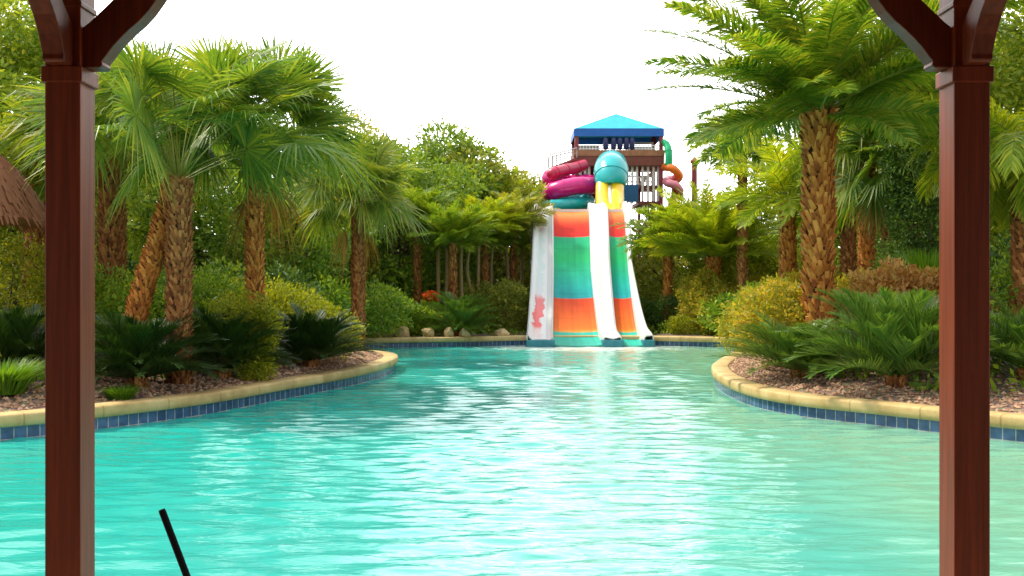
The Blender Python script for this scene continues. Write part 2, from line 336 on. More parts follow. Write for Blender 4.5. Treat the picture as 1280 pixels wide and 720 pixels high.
def fan(mb,base,az,e0,pl,R_,rng,nb=30,droop=.3,spread=2.2,mat=0,rmat=1,hang=.35,pr=.012):
    K=6; s=np.linspace(0,1,K); e=e0-droop*s; ds=pl/(K-1)
    r=np.concatenate([[0],np.cumsum(np.cos(e[:-1])*ds)]); h=np.concatenate([[0],np.cumsum(np.sin(e[:-1])*ds)])
    R=np.array([math.cos(az),math.sin(az),0]); B=np.array([-math.sin(az),math.cos(az),0]); U=np.array([0,0,1.])
    P=np.asarray(base)+r[:,None]*R+h[:,None]*U
    mb.tube(P,pr,3,rmat,caps=False)
    ee=e[-1]-.15; Tt=math.cos(ee)*R+math.sin(ee)*U; Nt=-math.sin(ee)*R+math.cos(ee)*U
    roll=rng.normal(0,.75); B=B*math.cos(roll)+Nt*math.sin(roll); Nt=np.cross(Tt,B)*-1
    if Nt[2]<0: Nt=-Nt
    a=np.linspace(-spread,spread,nb)+rng.normal(0,.02,nb)
    d=np.cos(a)[:,None]*Tt+np.sin(a)[:,None]*B+Nt*.22*(np.abs(np.sin(a))[:,None])
    d=unit(d); len_=R_*(.72+.28*np.cos(a*.6))*(1+rng.normal(0,.05,nb))
    W=unit(np.cross(d,Nt)); alt=np.where(np.arange(nb)%2==0,1,-1)[:,None]; W=unit(W+alt*Nt*.35)
    w=(2*spread/nb)*R_*.42
    c=P[-1]
    f=np.array([.04,.45,.75,1.0]); ww=np.array([.06,.62,.34,.04]); V=[]
    for q in range(4):
        sag=-U*(hang*len_*(f[q]**2.6)*rng.uniform(.6,1.3,nb))[:,None]
        pp=c+d*(len_*f[q])[:,None]+sag
        V+= [pp-W*w*ww[q],pp+W*w*ww[q]]
    V=np.stack(V,1).reshape(-1,3); b=np.arange(nb)[:,None]*8
    mb.add(V,np.concatenate([b+[0,1,3,2],b+[2,3,5,4],b+[4,5,7,6]]),mat)
def leafcloud(mb,blobs,n,size,rng,mat=0,shell=.35,asp=.42,up=.15,pts=None):
    bl=np.array(blobs,float); wt=(bl[:,3]*bl[:,4]*bl[:,5])**.67; wt/=wt.sum()
    k=rng.choice(len(bl),n,p=wt); u=unit(rng.normal(size=(n,3)))
    rad=1-shell*rng.random(n)**1.6+rng.normal(0,.06,n)
    # lumps so that the outline is uneven
    lump=1+.13*np.sin(u[:,0]*5+k)*np.sin(u[:,1]*6+2*k)+.10*np.sin(u[:,2]*9+k*3+u[:,0]*7)
    P=bl[k,:3]+u*bl[k,3:]*(rad*lump)[:,None]
    d=unit(u*.7+rng.normal(0,.65,(n,3))+[0,0,up]); W=unit(np.cross(d,rng.normal(size=(n,3)))); Nn=np.cross(d,W)
    l=(size*rng.uniform(.6,1.35,n))[:,None]
    V=np.stack([P,P+d*l*.5+W*l*asp*.5+Nn*l*.06,P+d*l,P+d*l*.5-W*l*asp*.5+Nn*l*.06],1).reshape(-1,3)
    b=np.arange(n)[:,None]*4; mb.add(V,b+[0,1,2,3],mat)
def palm_trunk(mb,pts,r0,r1,rng,scale=.09,dens=1.0,bulge=.12):
    pts=catmull(pts,8); k=len(pts); s=np.linspace(0,1,k)
    rad=r0+(r1-r0)*s+bulge*r1*np.clip(1-abs(s-.93)/.12,0,1)+.25*r0*np.clip(1-s/.08,0,1)
    mb.tube(pts,rad*.93,14,0)
    L=np.linalg.norm(np.diff(pts,axis=0),axis=1).sum(); n=int(dens*L*2*PI*((r0+r1)/2)/(scale*scale*.62))
    q=np.arange(n)+.5; t=q/n; ga=q*2.39996+rng.normal(0,.12,n)
    C=np.stack([np.interp(t,s,pts[:,c]) for c in range(3)],1); rr=np.interp(t,s,rad)
    u=np.stack([np.cos(ga),np.sin(ga),np.zeros(n)],1); tg=np.stack([-np.sin(ga),np.cos(ga),np.zeros(n)],1); U=np.array([0,0,1.])
    c=C+u*rr[:,None]*.95; w=scale*.62*rng.uniform(.75,1.15,n)[:,None]; hh=scale*.75*rng.uniform(.7,1.3,n)[:,None]; out=scale*.62*rng.uniform(.5,1.6,n)[:,None]
    V=np.stack([c-tg*w-U*hh*.3,c+tg*w-U*hh*.3,c+u*out+U*hh+tg*w*.45,c+u*out+U*hh-tg*w*.45,c-U*hh*1.1,c+U*hh*.9+u*out*.2],1).reshape(-1,3)
    b=np.arange(n)[:,None]*6
    mb.add(V,np.concatenate([b+[4,1,2,3],b+[0,4,3,0]])[:,:4] if False else b+[4,1,2,3],1)
    mb.add(V,b+[0,4,3,3] if False else b+[5,3,2,5][:3]+[0] if False else b+[0,4,3,5],1)
def sub(label,cat,name,loc,group=None): return thing(name,label,cat,loc,group)

def feather_palm(label,x,y,top,base_r,top_r,nf,L,ll,mat,seed,lean=(0,0),trunkmat='scale_orange',droop=1.3,group=None,name='date_palm',dead=0,sc=.1,lw=.035,nl=60,emin=-.5,emax=1.35,az0=None,hang=.25,base=None,azr=None):
    rng=np.random.default_rng(seed); g=gz(x,y) if base is None else base; H=top-g
    t=thing(name,label,'palm tree',(x,y,g),group)
    pts=[(0,0,-.2),(lean[0]*.25,lean[1]*.25,H*.33),(lean[0]*.6,lean[1]*.6,H*.66),(lean[0],lean[1],H)]
    m=MB(); palm_trunk(m,pts,base_r,top_r,rng,sc); m.build('trunk',[M['trunk_core'],M[trunkmat]],t)
    m=MB(); c=np.array([lean[0],lean[1],H])
    for k in range(nf):
        f=(k+.5)/nf; az=k*2.39996+rng.normal(0,.15)
        e=emax-(emax-emin)*f**.9+rng.normal(0,.08)
        Lk=L*(.62+.38*math.sin(PI*min(1,.25+.7*f)))*rng.uniform(.88,1.08)
        b=c+np.array([math.cos(az),math.sin(az),0])*top_r*.6+np.array([0,0,top_r*(.7-.9*f)])
        frond(m,b,az,e,Lk,droop*rng.uniform(.75,1.25)*(1-.35*f),nl,ll,lw,rng,twist=rng.normal(0,.35),hang=hang,rr=.02*L/3+.006,a1=.75)
    m.build('crown',[M[mat],M['petiole']],t)
    if dead:
        m=MB()
        for k in range(dead):
            az=rng.random()*6.28; b=c+np.array([math.cos(az),math.sin(az),0])*top_r-np.array([0,0,rng.random()*.3])
            frond(m,b,az,-.6-rng.random()*.6,L*.55*rng.uniform(.7,1.1),.5,int(nl*.6),ll*.7,lw*.8,rng,hang=.8,rr=.02)
        m.build('dead_frond_skirt',[M['dead'],M['dead']],t)
    return t
def fan_palm(label,x,y,top,base_r,top_r,nf,pl,R_,mat,seed,lean=(0,0),trunkmat='scale_brown',group=None,dead=0,sc=.08,nb=30,emin=-.7,emax=1.4,hang=.35,name='fan_palm',stubs=0,droop=.35,off=(0,0)):
    rng=np.random.default_rng(seed); g=gz(x,y); H=top-g
    t=thing(name,label,'palm tree',(x,y,g),group)
    pts=[(0,0,-.2),(lean[0]*.3,lean[1]*.3,H*.33),(lean[0]*.66,lean[1]*.66,H*.66),(lean[0],lean[1],H)]
    m=MB(); palm_trunk(m,pts,base_r,top_r,rng,sc); m.build('trunk',[M['trunk_core'],M[trunkmat]],t)
    m=MB(); c=np.array([lean[0],lean[1],H])
    for k in range(nf):
        f=(k+.5)/nf; az=k*2.39996+rng.normal(0,.2)
        e=emax-(emax-emin)*f+rng.normal(0,.1)
        b=c+np.array([math.cos(az),math.sin(az),0])*top_r*.5+np.array([0,0,.15*(1-f)])
        fan(m,b,az,e,pl*rng.uniform(.75,1.15),R_*rng.uniform(.85,1.1),rng,nb=nb,hang=hang*(.7+.8*f),droop=droop)
    m.build('crown',[M[mat],M['petiole']],t)
    if dead:
        m=MB()
        for k in range(dead):
            az=rng.random()*6.28; b=c+np.array([math.cos(az),math.sin(az),0])*top_r*.8-np.array([0,0,rng.random()*.25])
            fan(m,b,az,-.7-rng.random()*.5,pl*.6,R_*.75,rng,nb=int(nb*.7),spread=1.2,hang=.8,mat=0,rmat=0)
        m.build('dead_frond_skirt',[M['dead']],t)
    return t
def cycad(label,x,y,R_,H,mat,seed,nf=46,group='cycads along the pool edge',nl=72,lean=0):
    rng=np.random.default_rng(seed); g=gz(x,y); t=thing('cycad',label,'cycad',(x,y,g),group)
    m=MB(); palm_trunk(m,[(0,0,-.1),(0,0,.05),(0,0,.14)],.15,.12,rng,.06); m.build('trunk',[M['trunk_core'],M['scale_brown']],t)
    m=MB()
    for k in range(nf):
        f=(k+.5)/nf; az=k*2.39996+rng.normal(0,.12); e=1.4-1.15*f**1.15+rng.normal(0,.07)
        e=max(e,.22)
        L=R_*rng.uniform(.9,1.1)*(1.0 if f>.2 else .8)
        frond(m,(0,0,.13),az,e,L,.8*rng.uniform(.7,1.3),nl,R_*.27,.007+R_*.007,rng,vang=.55,a0=.85,a1=.35,start=.12,hang=.04,rr=.012,power=1.9)
    o=m.build('fronds',[M[mat],M[mat]],t)
    o.scale=(1,1,H)
    return t
def shrub(label,x,y,blobs,n,size,mat,seed,name='shrub',cat='shrub',group=None,stems=9,up=.15,asp=.42,shell=.35,z0=None):
    rng=np.random.default_rng(seed); g=gz(x,y) if z0 is None else z0; t=thing(name,label,cat,(x,y,g),group)
    m=MB(); leafcloud(m,blobs,n,size,rng,up=up,asp=asp,shell=shell); m.build('foliage',M[mat],t)
    m=MB(); bl=np.array(blobs)
    for k in range(stems):
        b=bl[rng.integers(len(bl))]; e=b[:3]+rng.normal(0,.35,3)*b[3:]
        m.tube(catmull([(rng.normal(0,.08),rng.normal(0,.08),-.1),(e[0]*.4,e[1]*.4,e[2]*.5),tuple(e)],5),np.linspace(.022,.006,11),5)
    m.build('stems',M['bark'],t); return t
def tree(label,x,y,H,cr,n,size,mat,seed,trunk_r=.14,name='broadleaf_tree',group='trees behind the planting beds',crown_lo=.3,wide=1.0,base=None,shell=.5,asp=.45,nblob=16):
    rng=np.random.default_rng(seed); g=gz(x,y) if base is None else base; t=thing(name,label,'tree',(x,y,g),group)
    m=MB(); m.tube(catmull([(0,0,-.2),(rng.normal(0,.1),rng.normal(0,.1),H*.25),(rng.normal(0,.2),rng.normal(0,.2),H*.5)],6),np.linspace(trunk_r*1.25,trunk_r*.7,13),9)
    blobs=[]
    for k in range(nblob):
        a=k*2.4+rng.normal(0,.3); f=(k+.5)/nblob; zz=H*(crown_lo+(1-crown_lo)*f)
        rr=cr*wide*math.sqrt(max(.03,1-(2*f-1)**2*.85))*rng.uniform(.45,.85); b=cr*rng.uniform(.28,.46)
        c=(math.cos(a)*rr,math.sin(a)*rr,zz-b*.5); blobs.append((*c,b*1.15,b*1.15,b*.8))
        m.tube(catmull([(0,0,H*min(.48,.2+.3*f)),(c[0]*.45,c[1]*.45,H*.35+.3*(c[2]-H*.35)),c],5),np.linspace(trunk_r*.5,.015,11),5)
    m.build('trunk',M['bark'],t)
    m=MB(); leafcloud(m,blobs,n,size,rng,shell=shell,asp=asp,up=0); m.build('crown',M[mat],t); return t

exec_sections=True
#==SETTING==
# ------------------------------------------------------------------ pavilion deck, posts, braces, roof
mb=MB(); mb.box(-16.2,16.2,-12,4.8,-1.3,.35); bevel(tag(mb.build('pool_deck',solid('deck_stone',(.5,.4,.27),.7,.15,4,bump=.3)),kind='structure'),.02)
pav=thing('pavilion','red-brown stained timber pavilion framing the view over the pool','pavilion',(0,4.07,.35))
def post(xa,xb,sgn):
    # one post with collars and two curved braces, in pavilion space (origin at 0,4.07,.35)
    y0,y1=-.07,.075
    m=MB(); m.box(xa,xb,y0,y1,0,3.2-.35+.2); p=bevel(m.build('post',M['stain'],pav),.005)
    def collar(z0,z1,e=.011):
        m=MB(); m.box(xa-e,xb+e,y0-e,y1+e,z0-.35,z1-.35); bevel(m.build('collar',M['stain'],p),.005)
    collar(2.826,2.892); collar(3.13,3.155,.006)
    m=MB(); m.box(xa-.02,xb+.02,y0-.02,y1+.02,0,.14); bevel(m.build('base_block',M['stain'],p),.01)
    # lateral brace, towards the middle of the opening
    k=.00327; yb=.06
    low=[(6,0),(21,0),(24,3),(23,8),(28,14),(36,25),(46,36),(56,46),(69,57),(81,70),(91,84),(101,99),(112,115),(120,130)]
    upp=[(84,130),(32,79),(8,56),(0,50)]
    pts=[(u*k,2.892-.35+v*k) for u,v in low+upp]+[(0,2.892-.35)]
    face=xb if sgn>0 else xa
    prof=[(face+sgn*u,v) for u,v in pts]
    m=MB(); m.prism(prof if sgn>0 else prof[::-1],'y',-.045,.045); b1=bevel(m.build('curved_brace',M['brace'],p),.004)
    # brace coming towards the viewer
    cx=(xa+xb)/2
    low=[(0,0),(-.075,0),(-.085,.01),(-.082,.03),(-.115,.10),(-.16,.165),(-.22,.225),(-.31,.285),(-.42,.33),(-.55,.355),(-.55,.43)]
    pts=[(y0+u,2.892-.35+v) for u,v in low]+[(y0-.34,.43+2.892-.35),(y0,.165+2.892-.35)]
    m=MB(); m.prism(pts,'x',cx-.043,cx+.043); bevel(m.build('curved_brace',M['brace'],p),.004)
M['brace']=wood_mat('brace_stain',(.12,.02,.005),.42)
post(-1.878,-1.735,1); post(1.777,1.922,-1)
m=MB(); m.box(-7.9,7.9,-.07,.075,2.97,3.2); bevel(m.build('header_beam',M['stain'],pav),.005)
for xx in (-1.806,1.85):
    m=MB(); m.box(xx-.06,xx+.06,-6.5,-.072,2.97,3.2); bevel(m.build('side_beam',M['stain'],pav),.005)
for k in range(9):
    m=MB(); yy=-.35-k*.75; m.box(-7.9,7.9,yy-.04,yy+.04,3.202,3.34); m.build('rafter',M['stain'],pav)
m=MB(); m.box(-8,8,-9,.25,3.345,3.40); m.build('roof',M['stain'],pav)  # roof out of view, made solid and extra wide to shade the post fronts
m=MB(); m.box(-8,8,-9,-8.8,0,3.34); m.build('added_shade_wall',M['stain'],pav)  # unseen wall added behind the viewer to keep sky light off the post fronts

# black pole standing on the deck at the left
a=np.array([X(202,4.4),4.4,Z(634,4.4)]); b=np.array([X(202+72,4.4),4.4,.36])
t=thing('black_pole','thin black pole slanting up in front of the water at lower left','pole',(b[0],b[1],.35))
m=MB(); d=a-b; m.tube([(0,0,.01),tuple(d*.5),tuple(d*.985),tuple(d)],[.0155,.0155,.0155,.0135],14); 
pm=solid('black_paint',(.004,.004,.005),.8,.1,spec=.15); m.build('shaft',pm,t,smooth=False)
m=MB(); m.tube([(0,0,0),(0,0,.012),(0,0,.03)],[.11,.11,.03],20); m.build('foot',pm,t)

#==SLIDE==
# ------------------------------------------------------------------ racing slide
M['white']=solid('white_fibreglass',(.70,.71,.75),.3,.06,2,coat=.3)
M['foot_blue']=solid('blue_foot',(.03,.22,.28),.4,.2)
def slide_paint():
    m,nt,out=newmat('slide_lane_paint'); L=nt.links.new
    tc=N(nt,'ShaderNodeTexCoord'); sx=N(nt,'ShaderNodeSeparateXYZ'); L(tc.outputs['UV'],sx.inputs[0])
    c=[(0,(.02,.48,.38)),(.075,(.02,.48,.38)),(.080,(.80,.30,.02)),(.10,(.85,.17,.008)),(.30,(.80,.06,.01)),(.305,(.005,.36,.40)),(.40,(.004,.42,.36)),(.60,(.004,.48,.15)),(.76,(.004,.42,.2)),(.765,(.72,.012,.01)),(.86,(.78,.03,.008)),(.97,(.85,.22,.01)),(1,(.7,.4,.2))]
    r=ramp(nt,c); L(sx.outputs[1],r.inputs[0])
    nz=N(nt,'ShaderNodeTexNoise',Scale=3.0,Detail=5.0); L(tc.outputs['Object'],nz.inputs['Vector'])
    mx=N(nt,'ShaderNodeMix',data_type='RGBA',blend_type='MULTIPLY'); mx.inputs['Factor'].default_value=1
    r2=ramp(nt,[(.3,(.86,.86,.86)),(.7,(1,1,1))]); L(nz.outputs[0],r2.inputs[0]); L(r.outputs[0],mx.inputs['A']); L(r2.outputs[0],mx.inputs['B'])
    # bolted seams across the lanes and streaks worn down them
    sm=N(nt,'ShaderNodeMath',operation='MULTIPLY'); L(sx.outputs[1],sm.inputs[0]); sm.inputs[1].default_value=6.0
    fr_=N(nt,'ShaderNodeMath',operation='FRACT'); L(sm.outputs[0],fr_.inputs[0]); lt=ramp(nt,[(0,(.78,.78,.78)),(.015,(.78,.78,.78)),(.03,(1,1,1)),(1,(1,1,1))]); L(fr_.outputs[0],lt.inputs[0])
    mp=N(nt,'ShaderNodeMapping'); mp.inputs['Scale'].default_value=(14,1.2,1); L(tc.outputs['UV'],mp.inputs[0]); n4=N(nt,'ShaderNodeTexNoise',Scale=1.0,Detail=5.0); L(mp.outputs[0],n4.inputs['Vector']); r4=ramp(nt,[(.35,(.84,.86,.88)),(.6,(1.02,1.02,1.02))]); L(n4.outputs[0],r4.inputs[0])
    for src in (lt,r4):
        m_=N(nt,'ShaderNodeMix',data_type='RGBA',blend_type='MULTIPLY'); m_.inputs['Factor'].default_value=1; L(mx.outputs['Result'],m_.inputs['A']); L(src.outputs[0],m_.inputs['B']); mx=m_
    p=N(nt,'ShaderNodeBsdfPrincipled'); p.inputs['Roughness'].default_value=.5; p.inputs['Specular IOR Level'].default_value=.25; L(mx.outputs['Result'],p.inputs['Base Color']); L(p.outputs[0],out.inputs[0]); return m
M['lane']=slide_paint()
def reflection_tint():
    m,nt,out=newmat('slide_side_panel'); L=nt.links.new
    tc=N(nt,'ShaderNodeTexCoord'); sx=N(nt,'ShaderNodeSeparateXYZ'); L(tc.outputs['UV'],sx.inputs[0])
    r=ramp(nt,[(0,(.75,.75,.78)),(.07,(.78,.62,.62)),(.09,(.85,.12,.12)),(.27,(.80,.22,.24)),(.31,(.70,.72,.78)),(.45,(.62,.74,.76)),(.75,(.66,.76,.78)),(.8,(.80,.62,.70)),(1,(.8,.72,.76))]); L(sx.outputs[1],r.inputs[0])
    # pale tinted reflections and a red patch painted into the panel middle, uneven outline
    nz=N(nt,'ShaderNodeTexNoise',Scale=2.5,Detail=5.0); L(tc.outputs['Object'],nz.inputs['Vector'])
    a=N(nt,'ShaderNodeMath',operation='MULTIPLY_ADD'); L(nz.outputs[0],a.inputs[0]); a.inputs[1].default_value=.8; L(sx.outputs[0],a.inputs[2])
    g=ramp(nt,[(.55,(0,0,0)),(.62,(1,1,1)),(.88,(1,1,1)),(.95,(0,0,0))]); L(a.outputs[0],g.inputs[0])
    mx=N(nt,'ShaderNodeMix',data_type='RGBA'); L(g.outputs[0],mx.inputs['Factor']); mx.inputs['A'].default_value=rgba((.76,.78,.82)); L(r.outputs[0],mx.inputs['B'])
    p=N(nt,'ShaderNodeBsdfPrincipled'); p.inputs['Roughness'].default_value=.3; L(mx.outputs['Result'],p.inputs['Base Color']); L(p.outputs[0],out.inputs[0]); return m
M['sidepanel']=reflection_tint()
prof=catmull([(41.7,5.3),(40.5,4.9),(39.5,4.1),(38,2.72),(37,1.82),(36.2,1.15),(35.4,.6),(34.8,.3),(34.2,.14),(33.8,.07)],6)
st=np.array([34.2,34.8,38.0,41.0]); bounds=np.array([[.50,.53,.75,.92],[1.43,1.45,1.61,1.71],[3.08,3.02,2.99,3.15],[3.76,3.69,3.78,3.95],[4.45,4.39,4.42,4.58],[4.82,4.76,4.60,4.83]])
def bx_(k,y): return np.interp(y,st,bounds[k])
sl=thing('water_slide','wide white racing slide with orange, green and red painted lanes ending in the pool','water slide',(2.6,37.5,.3))
OFF=np.array([2.6,37.5,.3])
def strip(cols,mat,name,closed=False):
    # cols: list of (function y->x, height offset above lane)
    n=len(prof); k=len(cols); V=np.zeros((n,k,3)); U=np.zeros((n,k,2)); hn=(prof[:,1]-prof[:,1].min())/(prof[:,1].max()-prof[:,1].min())
    for q,(fx,dz) in enumerate(cols):
        V[:,q,0]=fx(prof[:,0]); V[:,q,1]=prof[:,0]; V[:,q,2]=prof[:,1]+dz; U[:,q,0]=q/(k-1); U[:,q,1]=hn
    V-=OFF; i,j=np.meshgrid(np.arange(n-1),np.arange(k-1),indexing='ij')
    m=MB(); m.add(V.reshape(-1,3),np.stack([i*k+j,(i+1)*k+j,(i+1)*k+j+1,i*k+j+1],-1).reshape(-1,4))
    o=m.build(name,mat,sl,uv=U.reshape(-1,2),smooth=False)
    s=o.modifiers.new('thick','SOLIDIFY'); s.thickness=.04; s.offset=-1
    return o
lerp=lambda a,b,t:(lambda y:bx_(a,y)*(1-t)+bx_(b,y)*t)
e_=lambda k,d:(lambda y:bx_(k,y)+d)
strip([(e_(1,0),.0),(lerp(1,2,.12),-.03),(lerp(1,2,.5),-.05),(lerp(1,2,.88),-.03),(e_(2,0),0)],M['lane'],'lane')
strip([(e_(3,0),.0),(lerp(3,4,.15),-.03),(lerp(3,4,.5),-.05),(lerp(3,4,.85),-.03),(e_(4,0),0)],M['lane'],'lane')
strip([(e_(0,-.02),-.3),(e_(0,0),.30),(e_(0,.05),.34),(e_(0,.10),.30)],M['white'],'side_wall')
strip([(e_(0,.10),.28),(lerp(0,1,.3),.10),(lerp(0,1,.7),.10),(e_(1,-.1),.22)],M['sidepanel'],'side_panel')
strip([(e_(1,-.1),.22),(e_(1,-.06),.26),(e_(1,-.02),.22),(e_(1,.0),-.02)],M['white'],'divider_rim')
strip([(e_(2,-.0),-.02),(e_(2,.03),.24),(e_(2,.1),.28),(lerp(2,3,.5),.22),(e_(3,-.1),.28),(e_(3,-.03),.24),(e_(3,0),-.02)],M['white'],'divider')
strip([(e_(4,0),-.02),(e_(4,.04),.26),(e_(4,.1),.32),(e_(5,-.04),.34),(e_(5,0),.28),(e_(5,.01),-.3)],M['white'],'side_wall')
for (a,b_) in ((0,1),(2,3),(4,5)):
    m=MB(); x0=bounds[a][0]; x1=bounds[b_][0]; m.box(x0-2.62,x1-2.58,33.72-37.5,34.3-37.5,-.32,-.06); bevel(m.build('footing',M['foot_blue'],sl),.03)
# steel under-structure
M['steel']=solid('grey_steel',(.35,.36,.38),.45,.1)
for yy in (36.6,38.6,40.6):
    hz=float(np.interp(-yy,-prof[:,0],prof[:,1]))-.3
    for xx in (.9,2.7,4.4):
        m=MB(); m.tube([(xx-2.6,yy-37.5,-.1),(xx-2.6,yy-37.5,hz-.3)],.09,10); m.build('support_leg',M['steel'],sl)
    m=MB(); m.box(.7-2.6,4.65-2.6,yy-37.56,yy-37.44,hz-.36,hz-.22); m.build('cross_beam',M['steel'],sl)
m=MB(); m.box(.7-2.6,4.9-2.6,41.3-37.5,43.6-37.5,4.85,4.97); m.build('top_platform',M['white'],sl)
for xx in (.9,4.7):
    m=MB(); m.tube([(xx-2.6,5.9,-.1),(xx-2.6,5.9,4.86)],.09,10); m.build('support_leg',M['steel'],sl)

# ------------------------------------------------------------------ slide tower
def C(n,c,r=.45,v=.1,s=3,**k): return solid(n,c,r,v,s,**k)
M['teal']=C('teal_fibreglass',(.01,.42,.46),.28,coat=.3); M['teal_dark']=C('teal_canopy',(.01,.42,.55),.6); M['blue_val']=C('blue_valance',(.015,.13,.5),.6)
M['brown']=C('brown_boards',(.20,.05,.03),.6,.2,5); M['brown_lt']=C('light_brown_boards',(.36,.15,.07),.6,.2,5); M['redpost']=C('dark_red_post',(.24,.035,.04),.5)
M['pale']=C('pale_paint',(.8,.74,.72),.5); M['navy']=C('navy_vinyl',(.02,.025,.12),.4); M['magenta']=C('magenta_fibreglass',(.62,.01,.22),.28,coat=.3)
M['crimson']=C('crimson_fibreglass',(.50,.012,.07),.3,coat=.3); M['yellow']=C('yellow_fibreglass',(.90,.58,.01),.3,coat=.3); M['green']=C('green_fibreglass',(.0,.42,.16),.3)
M['orange']=C('orange_fibreglass',(.9,.2,.02),.3); M['pink']=C('pink_fibreglass',(.75,.25,.32),.4); M['blue']=C('blue_panel',(.01,.12,.30),.4); M['sky_pale']=C('pale_blue_screen',(.5,.72,.75),.5)
TD=48.0
tx0,tx1=X(722,TD),X(829,TD); tz=lambda py:Z(py,TD)
tw=thing('slide_tower','tall red-brown slide tower under a blue canopy behind the racing slide','tower',((tx0+tx1)/2,TD+2,.35)); TO=np.array([(tx0+tx1)/2,TD+2,.35])
hw=(tx1-tx0)/2; hd=1.3; q=lambda py:tz(py)-.35
ev=q(158); vl=q(168); ap=q(142)-.0
m=MB(); e=hw+.12; f=hd+.12
V=[(-e,-f,ev),(e,-f,ev),(e,f,ev),(-e,f,ev),(0,0,ap+.35)]
m.add(V[:5],[(0,1,4),(1,2,4),(2,3,4),(3,0,4)]); can=m.build('canopy',M['teal_dark'],tw); s=can.modifiers.new('t','SOLIDIFY'); s.thickness=.03
m=MB()
for (x0,x1,y0,y1) in ((-e,e,-f-.02,-f+.02),(-e,e,f-.02,f+.02),(-e-.02,-e+.02,-f+.02,f-.02),(e-.02,e+.02,-f+.02,f-.02)): m.box(x0,x1,y0,y1,vl,ev-.002)
m.build('valance',M['blue_val'],can)
for sx_ in (-1,1):
    for sy in (-1,1):
        m=MB(); m.box(sx_*hw-.09,sx_*hw+.09,sy*hd-.09,sy*hd+.09,-.4,ev-.01); m.build('post',M['redpost'],tw)
# upper platform fascia
m=MB(); m.box(-hw-.14,hw+.14,-hd-.14,hd+.14,q(205),q(193)); m.build('platform',M['brown'],tw)
m=MB(); m.box(-hw-.16,hw+.16,-hd-.17,hd+.12,q(193)+.003,q(185.5)); m.build('platform_edge',M['brown_lt'],tw)
def railing(z0,z1,y,x0,x1,n,mat,par,r=.018):
    m=MB(); m.box(x0,x1,y-.025,y+.025,z1-.05,z1); m.box(x0,x1,y-.02,y+.02,z0+.05,z0+.09)
    for k in range(n):
        xx=x0+(x1-x0)*(k+.5)/n; m.box(xx-r,xx+r,y-r,y+r,z0,z1-.052)
    return m.build('railing',mat,par)
railing(q(185.5),q(179),-hd-.1,-hw+.1,hw-.1,26,M['pale'],tw,.026)
railing(q(185.5),q(179),hd-.0,-hw+.1,hw-.1,20,M['pale'],tw)
m=MB(); m.box(hw*.35,hw-.12,hd-.25,hd-.2,q(185),q(172)); m.build('wind_screen',M['sky_pale'],tw)
m=MB(); m.box(-hw+.15,-hw*.35,hd-.25,hd-.2,q(185),q(170)); m.build('wind_screen',M['sky_pale'],tw)
# lower storey: pale posts and floor
for px in (787,793,799,806,813,820,826):
    xx=X(px,TD)-TO[0]; m=MB(); m.box(xx-.05,xx+.05,-hd+.1,-hd+.2,q(252),q(205)-.003); m.build('pale_post',M['pale'],tw)
for px in (727,733,738):
    xx=X(px,TD)-TO[0]; m=MB(); m.box(xx-.06,xx+.06,-hd+.1,-hd+.2,q(225),q(205)-.003); m.build('pale_post',M['pale'],tw)
m=MB(); m.box(-hw,hw,-hd+.22,hd,q(232),q(229)); m.build('lower_floor',M['brown'],tw)
m=MB(); m.box(X(782,TD)-TO[0],X(800,TD)-TO[0],-hd-.05,-hd+.05,q(251),q(229)); m.build('blue_panel',M['blue'],tw)
railing(q(229),q(218),-hd+.3,X(800,TD)-TO[0],hw-.1,8,M['pale'],tw)
m=MB(); m.box(-hw+.1,-hw*.2,hd-.1,hd-.04,q(330),q(205)-.003); m.build('back_panel',M['brown'],tw)
for px in (724,748,776,802,826):
    xx=X(px,TD+1)-TO[0]; m=MB(); m.box(xx-.07,xx+.07,-.1,.04,-.3,q(205)-.004); m.build('post',M['redpost'],tw)
for (pa,pb,ya,yb) in ((776,826,252,207),(826,776,300,254),(724,748,300,254)):
    xa,xb=X(pa,TD)-TO[0],X(pb,TD)-TO[0]; m=MB(); m.tube([(xa,.3,q(ya)),(xb,.3,q(yb))],.09,6); m.tube([(xa,.3,q(ya)+.9),(xb,.3,q(yb)+.9)],.03,6); m.build('stair_stringer',M['pale'],tw)
m=MB(); m.box(X(800,TD)-TO[0],hw,-hd+.0,hd,q(254),q(250)); m.build('stair_landing',M['brown'],tw)
m=MB()
for k in range(9): m.box(hw*.2,hw-.15,hd*.2-.12+k*.2*0,hd*.2+.12,q(229)+k*.28,q(229)+k*.28+.05); 
m.build('stair',M['pale'],tw)
# navy rafts stored upright on the top platform
for k,px in enumerate((757,767,775,783,790)):
    m=MB(); xx=X(px,TD+.6); z0=tz(185.4); zz=tz(170)
    pts=[(0,0,0.02),(0,0,.08),(0,0,(zz-z0)*.8),(0,0,(zz-z0)*.97),(0,0,zz-z0)]
    m.tube(pts,[.08,.13,.13,.10,.03],10)
    tag(m.build('foam_mat',M['navy'],None,loc=(xx,TD+.6,z0),smooth=True),['rolled navy mat upright on tower platform, leftmost of five','rolled navy mat upright on tower platform, second from left of five','rolled navy mat upright on tower platform, middle one of five','rolled navy mat upright on tower platform, fourth from left of five','rolled navy mat upright on tower platform, rightmost of five'][k],'mat','rolled mats on the tower')
